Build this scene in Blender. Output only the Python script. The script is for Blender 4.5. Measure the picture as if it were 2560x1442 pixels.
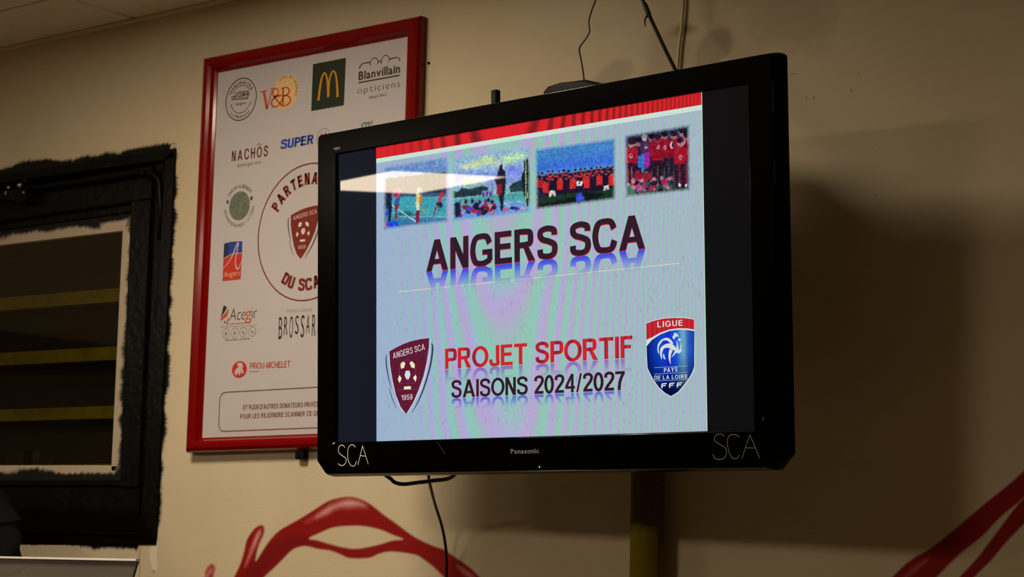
import bpy, bmesh, math, random
import numpy as np
from mathutils import Matrix, Vector
from mathutils.geometry import tessellate_polygon
random.seed(4); rng = np.random.default_rng(4)
for o in list(bpy.data.objects): bpy.data.objects.remove(o)
scn = bpy.context.scene
col = scn.collection

# ------------------------------------------------------------------ camera
F = 5200.0                                     # focal length in pixels of the 2560 px wide photograph
CAM = np.array([0.0, -3.02, 1.5])
RW = np.array([[0.7862394501286246, 0.6174874562900863, 0.02316826246909312],
               [-0.06960793673067091, 0.12576154535386044, -0.9896154651450774],
               [-0.6139888127690414, 0.7764620242063404, 0.14186071605576855]])
cam = bpy.data.cameras.new('camera'); cam_o = bpy.data.objects.new('camera', cam); col.objects.link(cam_o)
m = np.eye(4); m[:3, 0] = RW[0]; m[:3, 1] = -RW[1]; m[:3, 2] = -RW[2]; m[:3, 3] = CAM
cam_o.matrix_world = Matrix(m.tolist())
cam.sensor_width = 36; cam.lens = F/2560*36; cam.clip_start = .05
cam.dof.use_dof = True; cam.dof.focus_distance = 3.25; cam.dof.aperture_fstop = 14
scn.camera = cam_o
# ------------------------------------------------------------------ light and exposure
w = bpy.data.worlds.new('world'); scn.world = w; w.use_nodes = True
w.node_tree.nodes['Background'].inputs[0].default_value = (.02, .018, .015, 1)
w.node_tree.nodes['Background'].inputs[1].default_value = .2
PANEL_STRENGTH = 37.5                          # ceiling light panels: the room's only lamps
PANEL_COLOR = (1.0, .81, .60)
PANELS = [(-5.87, -3.14, .3, .3), (-2.85, -1.03, .3, .18), (-2.75, -3.5, .3, .3)]
scn.view_settings.view_transform = 'Standard'; scn.view_settings.look = 'None'
scn.view_settings.exposure = 0.0; scn.view_settings.gamma = 1.0
scn.view_settings.use_curve_mapping = False

# ------------------------------------------------------------------ helpers
def lin(c):
    c = np.asarray(c, float)/255.0
    return np.where(c <= .04045, c/12.92, ((c+.055)/1.055)**2.4)
def L4(*c): return tuple(lin(c)) + (1.0,)
def ray(q): return np.array([q[0]-1280.0, q[1]-721.0, F]) @ RW
def at(px, py, y=0.0):                          # the point of the plane Y = y seen at a pixel of the photograph
    d = ray((px, py)); return CAM + d*((y-CAM[1])/d[1])
class Plane:                                    # a real plane in the room; local u to the right, v up, y into the wall
    def __init__(s, M, O): s.M = np.array(M, float); s.O = np.array(O, float)
    def uv(s, q):
        d = ray(q); n = s.M[:, 1]; t = ((s.O-CAM) @ n)/(d @ n)
        p = s.M.T @ (CAM + d*t - s.O); return np.array([p[0], p[2]])
    def scale(s, q):                            # metres per (vertical) pixel at q
        return np.linalg.norm(s.uv((q[0], q[1]+3))-s.uv((q[0], q[1]-3)))/6
    def matrix(s):
        m = np.eye(4); m[:3, :3] = s.M; m[:3, 3] = s.O; return Matrix(m.tolist())
WALL = Plane(np.eye(3), (0, 0, 0))
TVP = Plane([[0.9960313, 0.0888807, 0.0046779], [-0.0884932, 0.9945708, -0.0547524], [-0.0095189, 0.0541211, 0.9984890]],
            (-2.0967748, -0.3272638, 2.0061815))
POSTER = Plane(np.eye(3), (-2.9237, -0.012, 2.1825))

def link(name, me, parent=None, mats=(), M=None):
    o = bpy.data.objects.new(name, me); col.objects.link(o)
    for x in mats: me.materials.append(x)
    if parent is not None: o.parent = parent
    if M is not None: o.matrix_local = M
    return o
def empty(name, label=None, cat=None, M=None, group=None):
    o = bpy.data.objects.new(name, None); col.objects.link(o); o.empty_display_size = .05
    if M is not None: o.matrix_world = M
    return tag(o, label, cat, group)
def tag(o, label=None, cat=None, group=None, kind=None):
    if label: o['label'] = label
    if cat: o['category'] = cat
    if group: o['group'] = group
    if kind: o['kind'] = kind
    return o
def from_bm(name, bm, mat, parent=None, M=None, smooth=False):
    bmesh.ops.recalc_face_normals(bm, faces=bm.faces)
    me = bpy.data.meshes.new(name); bm.to_mesh(me); bm.free()
    if smooth:
        for p in me.polygons: p.use_smooth = True
    return link(name, me, parent, [mat] if not isinstance(mat, (list, tuple)) else mat, M)
def box_bm(bm, a, b):
    x0, y0, z0 = a; x1, y1, z1 = b
    v = [bm.verts.new(p) for p in ((x0,y0,z0),(x1,y0,z0),(x1,y1,z0),(x0,y1,z0),(x0,y0,z1),(x1,y0,z1),(x1,y1,z1),(x0,y1,z1))]
    for f in ((0,1,2,3),(4,5,6,7),(0,1,5,4),(1,2,6,5),(2,3,7,6),(3,0,4,7)): bm.faces.new([v[i] for i in f])
def bevel(bm, w, seg=2, edges=None):
    bmesh.ops.bevel(bm, geom=edges or list(bm.edges), offset=w, segments=seg, profile=.5, affect='EDGES')
def box(name, a, b, mat, parent=None, bev=0, M=None, seg=2):
    bm = bmesh.new(); box_bm(bm, a, b)
    if bev: bevel(bm, bev, seg)
    return from_bm(name, bm, mat, parent, M, smooth=False)
def prism(name, loop, y0, y1, mat, parent=None, M=None, bev=0):   # loop of (u, v) extruded along y
    bm = bmesh.new()
    a = [bm.verts.new((u, y0, v)) for u, v in loop]; b = [bm.verts.new((u, y1, v)) for u, v in loop]
    fa = bm.faces.new(a); bm.faces.new(b[::-1]); n = len(a)
    for i in range(n): bm.faces.new((a[i], a[(i+1) % n], b[(i+1) % n], b[i]))
    if bev: bevel(bm, bev, 2, list(fa.edges))
    return from_bm(name, bm, mat, parent, M)
def pquad(px, y):                               # wall-parallel quad from photograph corners, at depth y
    r = []
    for q in px:
        p = at(q[0], q[1], y); r.append((p[0], p[2]))
    return r
def tube(name, pts, r, mat, parent=None, n=10, smooth=True):
    pts = [Vector(p) for p in pts]; bm = bmesh.new(); rings = []
    for i, p in enumerate(pts):
        d = (pts[min(i+1, len(pts)-1)]-pts[max(i-1, 0)]).normalized()
        a = d.cross(Vector((0, 1, 0)) if abs(d.y) < .9 else Vector((1, 0, 0))).normalized(); b = d.cross(a)
        rr = r[i] if isinstance(r, (list, tuple)) else r
        rings.append([bm.verts.new(p+(a*math.cos(t)+b*math.sin(t))*rr) for t in [2*math.pi*k/n for k in range(n)]])
    for i in range(len(rings)-1):
        for k in range(n): bm.faces.new((rings[i][k], rings[i][(k+1) % n], rings[i+1][(k+1) % n], rings[i+1][k]))
    bm.faces.new(rings[0][::-1]); bm.faces.new(rings[-1])
    return from_bm(name, bm, mat, parent, smooth=smooth)
def catmull(pts, closed=False, k=6):
    P = [np.array(p, float) for p in pts]; n = len(P); out = []
    for i in range(n if closed else n-1):
        if closed: a, b, c, d = P[i-1], P[i], P[(i+1) % n], P[(i+2) % n]
        else: a, b, c, d = P[max(i-1, 0)], P[i], P[i+1], P[min(i+2, n-1)]
        for j in range(k):
            t = j/k
            out.append(.5*((2*b)+(-a+c)*t+(2*a-5*b+4*c-d)*t*t+(-a+3*b-3*c+d)*t**3))
    if not closed: out.append(P[-1])
    return out

# ------------------------------------------------------------------ materials
def mat(name, rgb, rough=.6, spec=.5, metal=0, emit=None, strength=1, bump=None, var=None, coat=0):
    m = bpy.data.materials.new(name); m.use_nodes = True; nt = m.node_tree; b = nt.nodes['Principled BSDF']
    b.inputs['Base Color'].default_value = L4(*rgb); b.inputs['Roughness'].default_value = rough
    b.inputs['Specular IOR Level'].default_value = spec; b.inputs['Metallic'].default_value = metal
    b.inputs['Coat Weight'].default_value = coat
    if emit: b.inputs['Emission Color'].default_value = L4(*emit); b.inputs['Emission Strength'].default_value = strength
    if bump or var:
        tc = nt.nodes.new('ShaderNodeTexCoord')
    if bump:                                     # (scale, strength, distance)
        n = nt.nodes.new('ShaderNodeTexNoise'); n.inputs['Scale'].default_value = bump[0]; n.inputs['Detail'].default_value = 4
        nt.links.new(tc.outputs['Object'], n.inputs['Vector'])
        bp = nt.nodes.new('ShaderNodeBump'); bp.inputs['Strength'].default_value = bump[1]; bp.inputs['Distance'].default_value = bump[2]
        nt.links.new(n.outputs[0], bp.inputs['Height']); nt.links.new(bp.outputs[0], b.inputs['Normal'])
    if var:                                      # (scale, second colour, stretch)
        n = nt.nodes.new('ShaderNodeTexNoise'); n.inputs['Scale'].default_value = var[0]; n.inputs['Detail'].default_value = 5
        mp = nt.nodes.new('ShaderNodeMapping'); mp.inputs['Scale'].default_value = var[2] if len(var) > 2 else (1, 1, 1)
        nt.links.new(tc.outputs['Object'], mp.inputs[0]); nt.links.new(mp.outputs[0], n.inputs['Vector'])
        r = nt.nodes.new('ShaderNodeValToRGB'); r.color_ramp.elements[0].position = .35; r.color_ramp.elements[1].position = .68
        r.color_ramp.elements[0].color = L4(*rgb); r.color_ramp.elements[1].color = L4(*var[1])
        nt.links.new(n.outputs[0], r.inputs[0]); nt.links.new(r.outputs[0], b.inputs['Base Color'])
    return m
CREAM = (212, 200, 170)
M = {}
M['wall'] = mat('cream_wall_paint', CREAM, .75, .25, bump=(260, .35, .0012), var=(3.2, (205, 192, 160)))
M['room'] = mat('room_wall_paint', (92, 82, 66), .9, .1, bump=(120, .2, .001))
M['floor'] = mat('dull_floor', (140, 124, 102), .7, .2, var=(2, (112, 98, 78)))
M['tile'] = mat('ceiling_tile', (232, 226, 214), .9, .1, bump=(300, .3, .001), var=(60, (226, 219, 206)))
M['grid'] = mat('ceiling_grid', (92, 80, 62), .7)
M['trim'] = mat('ceiling_trim', (214, 202, 172), .6)
M['red'] = mat('red_lacquer', (122, 5, 3), .14, .3)
M['paper'] = mat('poster_paper', (193, 190, 193), .55, .3)
M['black_gloss'] = mat('black_gloss_plastic', (3, 3, 2), .2, .035)
M['black_mat'] = mat('black_plastic', (10, 10, 9), .45, .1)
M['black_paint'] = mat('black_brushed_paint', (8, 7, 6), .3, .12, bump=(60, .5, .002), var=(14, (15, 13, 12), (1, 1, .2)))
M['rubber'] = mat('cable_rubber', (9, 8, 8), .4, .4)
M['tape'] = mat('green_tape', (24, 40, 34), .5)
M['beige'] = mat('beige_cable', (205, 186, 146), .5)
M['metal'] = mat('bare_metal', (170, 165, 150), .3, .5, metal=.9)
M['olive'] = mat('olive_yellow_pipe', (128, 112, 20), .5, .2)
M['brown'] = mat('dark_brown_slat', (40, 32, 18), .75, .2, var=(8, (28, 22, 12), (.3, 1, 3)))
M['yellow'] = mat('yellow_slat_edge', (150, 128, 20), .6, .2, var=(30, (120, 100, 12)))
M['rawstrip'] = mat('unpainted_bead', (188, 174, 152), .6, .3)
M['board'] = mat('grey_board', (104, 98, 92), .8, .2, var=(6, (96, 90, 85)))
M['white'] = mat('white_edge', (248, 244, 240), .4, .4)
M['jacket'] = mat('dark_jacket_cloth', (9, 10, 11), .85, .1, bump=(90, .5, .003))
M['greymetal'] = mat('steel_mount', (60, 60, 60), .4, .5, metal=.6)
# thin window glass
g = bpy.data.materials.new('window_glass'); g.use_nodes = True; nt = g.node_tree; nt.nodes.clear()
o_ = nt.nodes.new('ShaderNodeOutputMaterial'); mx = nt.nodes.new('ShaderNodeMixShader'); fr = nt.nodes.new('ShaderNodeMapRange'); lw = nt.nodes.new('ShaderNodeLayerWeight'); lw.inputs[0].default_value = .25
nt.links.new(lw.outputs[1], fr.inputs[0]); fr.inputs[3].default_value = .03; fr.inputs[4].default_value = .6
tr = nt.nodes.new('ShaderNodeBsdfTransparent'); gl = nt.nodes.new('ShaderNodeBsdfGlossy'); gl.inputs['Roughness'].default_value = .03
tr.inputs[0].default_value = (.82, .84, .8, 1)
nt.links.new(fr.outputs[0], mx.inputs[0]); nt.links.new(tr.outputs[0], mx.inputs[1]); nt.links.new(gl.outputs[0], mx.inputs[2]); nt.links.new(mx.outputs[0], o_.inputs[0])
M['glass'] = g
_flat = {}
def ink(*c):                                     # printed ink on the poster
    if c not in _flat: _flat[c] = mat('ink_%d_%d_%d' % c, c, .55, .3)
    return _flat[c]
_scr = {}; SCREEN_SPEC = .17               # anti-reflection coated front glass
def glow(*c):                                    # a lit colour of the television picture under its glossy front glass
    if c not in _scr:
        _scr[c] = mat('picture_%d_%d_%d' % c, (2, 2, 2), .012, SCREEN_SPEC, emit=c, strength=1)
    return _scr[c]
def math_node(nt, op, a, b=None, c=None):
    n = nt.nodes.new('ShaderNodeMath'); n.operation = op
    for i, x in enumerate((a, b, c)):
        if x is None: continue
        if isinstance(x, (int, float)): n.inputs[i].default_value = x
        else: nt.links.new(x, n.inputs[i])
    return n.outputs[0]
X0M, Z0M = TVP.uv((1262, 700))
def moire_rgb(nt):
    """the interference bands of the lit picture: a pattern of the displayed light itself"""
    tc = nt.nodes.new('ShaderNodeTexCoord'); sp = nt.nodes.new('ShaderNodeSeparateXYZ'); nt.links.new(tc.outputs['Object'], sp.inputs[0])
    X = math_node(nt, 'SUBTRACT', sp.outputs[0], float(X0M)); Z = math_node(nt, 'SUBTRACT', sp.outputs[2], float(Z0M))
    wn = nt.nodes.new('ShaderNodeTexNoise'); wn.inputs['Scale'].default_value = 5; nt.links.new(tc.outputs['Object'], wn.inputs[0])
    x2 = math_node(nt, 'MULTIPLY', X, X); x3 = math_node(nt, 'MULTIPLY', x2, X)
    ph = math_node(nt, 'ADD', math_node(nt, 'MULTIPLY', x2, 125.0), math_node(nt, 'MULTIPLY', x3, 71.0))
    ph = math_node(nt, 'SUBTRACT', ph, math_node(nt, 'MULTIPLY', Z, 4.45))
    ph = math_node(nt, 'ADD', ph, math_node(nt, 'MULTIPLY', wn.outputs[0], 1.2))
    w2 = math_node(nt, 'MULTIPLY', ph, 2*math.pi)
    # bands are faint at the left edge of the slide
    amp = nt.nodes.new('ShaderNodeMapRange'); amp.inputs[1].default_value = -.30; amp.inputs[2].default_value = -.12
    amp.inputs[3].default_value = .12; amp.inputs[4].default_value = 1; amp.clamp = True; nt.links.new(X, amp.inputs[0])
    ampr = nt.nodes.new('ShaderNodeMapRange'); ampr.inputs[1].default_value = .2; ampr.inputs[2].default_value = .42
    ampr.inputs[3].default_value = 1; ampr.inputs[4].default_value = .6; nt.links.new(X, ampr.inputs[0])
    A = math_node(nt, 'MULTIPLY', amp.outputs[0], ampr.outputs[0])
    # woven-cloth specks of the slide's background
    mp = nt.nodes.new('ShaderNodeMapping'); mp.inputs['Scale'].default_value = (1, 1, .12); nt.links.new(tc.outputs['Object'], mp.inputs[0])
    n1 = nt.nodes.new('ShaderNodeTexNoise'); n1.inputs['Scale'].default_value = 560; n1.inputs['Detail'].default_value = 2; nt.links.new(mp.outputs[0], n1.inputs[0])
    n2 = nt.nodes.new('ShaderNodeTexNoise'); n2.inputs['Scale'].default_value = 17; nt.links.new(tc.outputs['Object'], n2.inputs[0])
    s = math_node(nt, 'MULTIPLY', math_node(nt, 'GREATER_THAN', n1.outputs[0], .655), math_node(nt, 'GREATER_THAN', n2.outputs[0], .45))
    s2 = math_node(nt, 'LESS_THAN', n1.outputs[0], .335)
    mp2 = nt.nodes.new('ShaderNodeMapping'); mp2.inputs['Scale'].default_value = (.1, 1, 1); nt.links.new(tc.outputs['Object'], mp2.inputs[0])
    n3 = nt.nodes.new('ShaderNodeTexNoise'); n3.inputs['Scale'].default_value = 420; nt.links.new(mp2.outputs[0], n3.inputs[0])
    s3 = math_node(nt, 'GREATER_THAN', n3.outputs[0], .67)
    spk = math_node(nt, 'SUBTRACT', math_node(nt, 'MULTIPLY', s2, .045), math_node(nt, 'ADD', math_node(nt, 'MULTIPLY', s, .10), math_node(nt, 'MULTIPLY', s3, .035)))
    ch = []
    xg = nt.nodes.new('ShaderNodeMapRange'); xg.inputs[1].default_value = -.35; xg.inputs[2].default_value = .05; nt.links.new(X, xg.inputs[0])
    for (l, r, a, p) in ((.60, .63, .074, 0.0), (.685, .71, .06, math.pi), (.80, .755, .062, .35)):
        base = math_node(nt, 'ADD', math_node(nt, 'MULTIPLY', xg.outputs[0], r-l), l)
        c = math_node(nt, 'COSINE', math_node(nt, 'ADD', w2, p))
        v = math_node(nt, 'ADD', base, math_node(nt, 'MULTIPLY', math_node(nt, 'MULTIPLY', c, a), A))
        ch.append(math_node(nt, 'ADD', v, spk))
    cb = nt.nodes.new('ShaderNodeCombineXYZ')
    for i in range(3): nt.links.new(ch[i], cb.inputs[i])
    gm = nt.nodes.new('ShaderNodeGamma'); gm.inputs[1].default_value = 2.2; nt.links.new(cb.outputs[0], gm.inputs[0])
    cs = nt.nodes.new('ShaderNodeMath'); cs.operation = 'COSINE'; nt.links.new(w2, cs.inputs[0])
    return gm.outputs[0], cs.outputs[0], tc, A
def pic(name):
    m = bpy.data.materials.new(name); m.use_nodes = True; nt = m.node_tree; b = nt.nodes['Principled BSDF']
    b.inputs['Base Color'].default_value = (.002, .002, .002, 1); b.inputs['Roughness'].default_value = .012
    b.inputs['Emission Strength'].default_value = 1; b.inputs['Specular IOR Level'].default_value = SCREEN_SPEC
    return m, nt, b
m_, nt, b = pic('slide_background'); c, _, _, _ = moire_rgb(nt); nt.links.new(c, b.inputs['Emission Color']); M['slide'] = m_
def banded(name, c1, c2):                        # a lit colour that carries the interference bands
    m_, nt, b = pic(name); _, cs, _, A = moire_rgb(nt)
    mr = nt.nodes.new('ShaderNodeMapRange'); mr.inputs[1].default_value = -.4; mr.inputs[2].default_value = 1; nt.links.new(cs, mr.inputs[0])
    mx = nt.nodes.new('ShaderNodeMix'); mx.data_type = 'RGBA'; mx.inputs[6].default_value = L4(*c1); mx.inputs[7].default_value = L4(*c2)
    nt.links.new(math_node(nt, 'MULTIPLY', mr.outputs[0], A), mx.inputs[0]); nt.links.new(mx.outputs[2], b.inputs['Emission Color'])
    return m_
M['hdr_red'] = banded('slide_red_band', (214, 34, 42), (122, 30, 30))
M['hdr_white'] = banded('slide_white_band', (196, 226, 206), (216, 214, 228))
M['txt_red'] = banded('slide_red_lettering', (206, 34, 46), (132, 36, 44))
M['txt_dark'] = banded('slide_dark_lettering', (46, 26, 42), (62, 24, 38))
M['txt_line'] = glow(205, 205, 190)
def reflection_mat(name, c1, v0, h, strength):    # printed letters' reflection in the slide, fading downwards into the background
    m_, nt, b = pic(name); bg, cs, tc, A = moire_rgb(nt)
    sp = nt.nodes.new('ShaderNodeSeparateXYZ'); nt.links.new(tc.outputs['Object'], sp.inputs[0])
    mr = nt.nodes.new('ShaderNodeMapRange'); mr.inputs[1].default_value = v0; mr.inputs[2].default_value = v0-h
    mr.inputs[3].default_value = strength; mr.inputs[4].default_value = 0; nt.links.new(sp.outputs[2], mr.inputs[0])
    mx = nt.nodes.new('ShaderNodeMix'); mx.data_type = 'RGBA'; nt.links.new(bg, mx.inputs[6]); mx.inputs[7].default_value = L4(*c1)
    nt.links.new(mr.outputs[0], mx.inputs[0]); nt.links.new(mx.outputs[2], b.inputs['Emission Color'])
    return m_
def attr_nodes(nt):
    a = nt.nodes.new('ShaderNodeAttribute'); a.attribute_name = 'paint'; return a
m_, nt, b = pic('slide_photograph'); c, _, _, _ = moire_rgb(nt); a = attr_nodes(nt)
mx = nt.nodes.new('ShaderNodeMix'); mx.data_type = 'RGBA'; nt.links.new(a.outputs['Alpha'], mx.inputs[0]); nt.links.new(c, mx.inputs[6])
nt.links.new(a.outputs['Color'], mx.inputs[7]); nt.links.new(mx.outputs[2], b.inputs['Emission Color']); M['photo'] = m_
def decal_mat(name, rough):                       # paint on the wall: colour and cover come from the painted strokes
    m = bpy.data.materials.new(name); m.use_nodes = True; nt = m.node_tree; b = nt.nodes['Principled BSDF']; a = attr_nodes(nt)
    nt.links.new(a.outputs['Color'], b.inputs['Base Color']); b.inputs['Roughness'].default_value = rough; b.inputs['Specular IOR Level'].default_value = .3
    t = nt.nodes.new('ShaderNodeBsdfTransparent'); mx = nt.nodes.new('ShaderNodeMixShader')
    nt.links.new(a.outputs['Alpha'], mx.inputs[0]); nt.links.new(t.outputs[0], mx.inputs[1]); nt.links.new(b.outputs[0], mx.inputs[2])
    nt.links.new(mx.outputs[0], nt.nodes['Material Output'].inputs[0])
    return m
def on_wall(name, rough):                         # the wall's own paint with the strokes painted over it
    m = M['wall'].copy(); m.name = name; nt = m.node_tree; b = nt.nodes['Principled BSDF']; a = attr_nodes(nt)
    old = b.inputs['Base Color'].links[0].from_socket; mx = nt.nodes.new('ShaderNodeMix'); mx.data_type = 'RGBA'
    nt.links.new(a.outputs['Alpha'], mx.inputs[0]); nt.links.new(old, mx.inputs[6]); nt.links.new(a.outputs['Color'], mx.inputs[7]); nt.links.new(mx.outputs[2], b.inputs['Base Color'])
    mr = nt.nodes.new('ShaderNodeMapRange'); mr.inputs[3].default_value = .75; mr.inputs[4].default_value = rough; nt.links.new(a.outputs['Alpha'], mr.inputs[0]); nt.links.new(mr.outputs[0], b.inputs['Roughness'])
    return m
M['spray'] = on_wall('spray_paint', .7); M['stain'] = on_wall('wall_stain', .8); M['wallbrush'] = on_wall('black_wall_brush_paint', .5); M['brush'] = decal_mat('black_brush_paint', .5)

# ------------------------------------------------------------------ painted grids (vertex colours)
class Canvas:
    """a picture painted at sample points; x, y are photograph pixels so that shapes can be traced"""
    def __init__(s, x, y, rgba):
        s.x = x; s.y = y; s.c = np.zeros(x.shape+(4,)); s.c[...] = list(rgba[:3])+[rgba[3]]
    def blend(s, a, colr):
        a = np.clip(a, 0, 1)[..., None]; c = np.array(colr[:3], float)
        A = s.c[..., 3:4]; s.c[..., :3] = s.c[..., :3]*(1-a)+c*a; s.c[..., 3:4] = A+(1-A)*a
    def ell(s, cx, cy, rx, ry, colr, soft=.8, rot=0, op=1):
        dx, dy = s.x-cx, s.y-cy; ca, sa = math.cos(rot), math.sin(rot)
        d = np.sqrt(((dx*ca+dy*sa)/rx)**2+((-dx*sa+dy*ca)/ry)**2)
        s.blend(op*np.clip(.5-(d-1)*min(rx, ry)/soft, 0, 1), colr)
    def dist(s, pts, closed=True):
        P = [np.array(p, float) for p in pts]; n = len(P); D = np.full(s.x.shape, 1e9); ins = np.zeros(s.x.shape, bool)
        for i in range(n if closed else n-1):
            a, b = P[i], P[(i+1) % n]; ab = b-a; L = ab @ ab+1e-9
            t = np.clip(((s.x-a[0])*ab[0]+(s.y-a[1])*ab[1])/L, 0, 1)
            D = np.minimum(D, np.hypot(s.x-a[0]-t*ab[0], s.y-a[1]-t*ab[1]))
            if closed: ins ^= ((a[1] > s.y) != (b[1] > s.y)) & (s.x < (b[0]-a[0])*(s.y-a[1])/(b[1]-a[1]+1e-12)+a[0])
        return D, ins
    def poly(s, pts, colr, soft=.8, op=1, smooth=False, mod=None):
        if smooth: pts = catmull(pts, True, 5)
        D, ins = s.dist(pts); sd = np.where(ins, -D, D)
        if mod is not None: sd = sd+mod
        s.blend(op*np.clip(.5-sd/soft, 0, 1), colr)
    def line(s, pts, w, colr, soft=.8, op=1, smooth=False):
        if smooth: pts = catmull(pts, False, 5)
        D, _ = s.dist(pts, False); s.blend(op*np.clip(.5-(D-w/2)/soft, 0, 1), colr)
    def noise(s, amt, sx=1.5, sy=1.5):
        n = vnoise(s.x/sx, s.y/sy, 7)-.5; s.c[..., :3] += (n*amt)[..., None]
def vnoise(x, y, seed=0):
    xi = np.floor(x).astype(int); yi = np.floor(y).astype(int); fx = x-xi; fy = y-yi
    fx = fx*fx*(3-2*fx); fy = fy*fy*(3-2*fy)
    def h(a, b):
        n = (a*374761393+b*668265263+seed*974711) & 0xffffffff; n = ((n ^ (n >> 13))*1274126177) & 0xffffffff
        return ((n ^ (n >> 16)) & 0xffff)/65535.0
    return (h(xi, yi)*(1-fx)+h(xi+1, yi)*fx)*(1-fy)+(h(xi, yi+1)*(1-fx)+h(xi+1, yi+1)*fx)*fy
def grid_points(corners, nx, ny):                 # corners TL TR BR BL in photograph pixels
    TL, TR, BR, BL = [np.array(c, float) for c in corners]
    s = np.linspace(0, 1, nx)[None, :, None]; t = np.linspace(0, 1, ny)[:, None, None]
    return (TL*(1-s)+TR*s)*(1-t)+(BL*(1-s)+BR*s)*t
def uv_many(pl, q):
    d = np.stack([q[..., 0]-1280, q[..., 1]-721, np.full(q.shape[:-1], F)], -1) @ RW
    n = pl.M[:, 1]; t = ((pl.O-CAM) @ n)/(d @ n)
    p = (CAM+d*t[..., None]-pl.O) @ pl.M
    return p[..., 0], p[..., 2]
def painted(name, pl, q, canvas, layer, material, parent, Mx=None, drop=True):
    ny, nx = q.shape[:2]; u, v = uv_many(pl, q)
    co = np.stack([u, np.full(u.shape, -layer), v], -1).reshape(-1, 3)
    idx = np.arange(nx*ny).reshape(ny, nx)
    f = np.stack([idx[1:, :-1], idx[1:, 1:], idx[:-1, 1:], idx[:-1, :-1]], -1).reshape(-1, 4)
    A = canvas.c[..., 3].reshape(-1)
    if drop: f = f[(A[f] > .004).any(1)]
    used = np.unique(f); mp = np.zeros(nx*ny, int); mp[used] = np.arange(len(used))
    me = bpy.data.meshes.new(name); me.from_pydata(co[used].tolist(), [], mp[f].tolist())
    at_ = me.color_attributes.new('paint', 'FLOAT_COLOR', 'POINT')
    c = canvas.c.reshape(-1, 4)[used].copy(); c[:, :3] = lin(np.clip(c[:, :3], 0, 255)); c[:, 3] = np.clip(c[:, 3], 0, 1)
    at_.data.foreach_set('color', c.ravel().astype(np.float32)); me.update()
    return link(name, me, parent, [material], Mx)

# ------------------------------------------------------------------ flat print: lettering and logos as thin shapes
_gl = {}
def glyph(ch, bold):
    k = (ch, bold)
    if k in _gl: return _gl[k]
    if isinstance(bold, str):                      # 'b.19': block letters with that stroke width
        r = block_letter(ch, float(bold[1:]))
        _gl[k] = r if r else glyph(ch, .02); return _gl[k]
    cu = bpy.data.curves.new('t', 'FONT'); cu.body = ch; cu.resolution_u = 3; cu.offset = bold; cu.fill_mode = 'FRONT'
    o = bpy.data.objects.new('t', cu); me = o.to_mesh()
    v = np.array([x.co[:2] for x in me.vertices]) if len(me.vertices) else np.zeros((0, 2))
    f = [tuple(p.vertices) for p in me.polygons]; o.to_mesh_clear(); bpy.data.objects.remove(o); bpy.data.curves.remove(cu)
    if ch != 'H':
        hb = glyph('H', bold)[3]
    else: hb = (v[:, 1].min(), v[:, 1].max())
    y0, y1 = hb
    if len(v):
        x0, x1 = v[:, 0].min(), v[:, 0].max(); w_ = (x1-x0)/(y1-y0); v = (v-[x0, y0])/(y1-y0)
    else: w_ = .28
    _gl[k] = (v, f, w_, hb); return _gl[k]
def _rect(a, b, c, d): return ('p', [(a, b), (c, b), (c, d), (a, d)])
def _ell(cx, cy, rx, ry, a0=0, a1=360, n=28): return [(cx+rx*math.cos(math.radians(a0+(a1-a0)*i/n)), cy+ry*math.sin(math.radians(a0+(a1-a0)*i/n))) for i in range(n+(a1-a0 < 360))]
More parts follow.
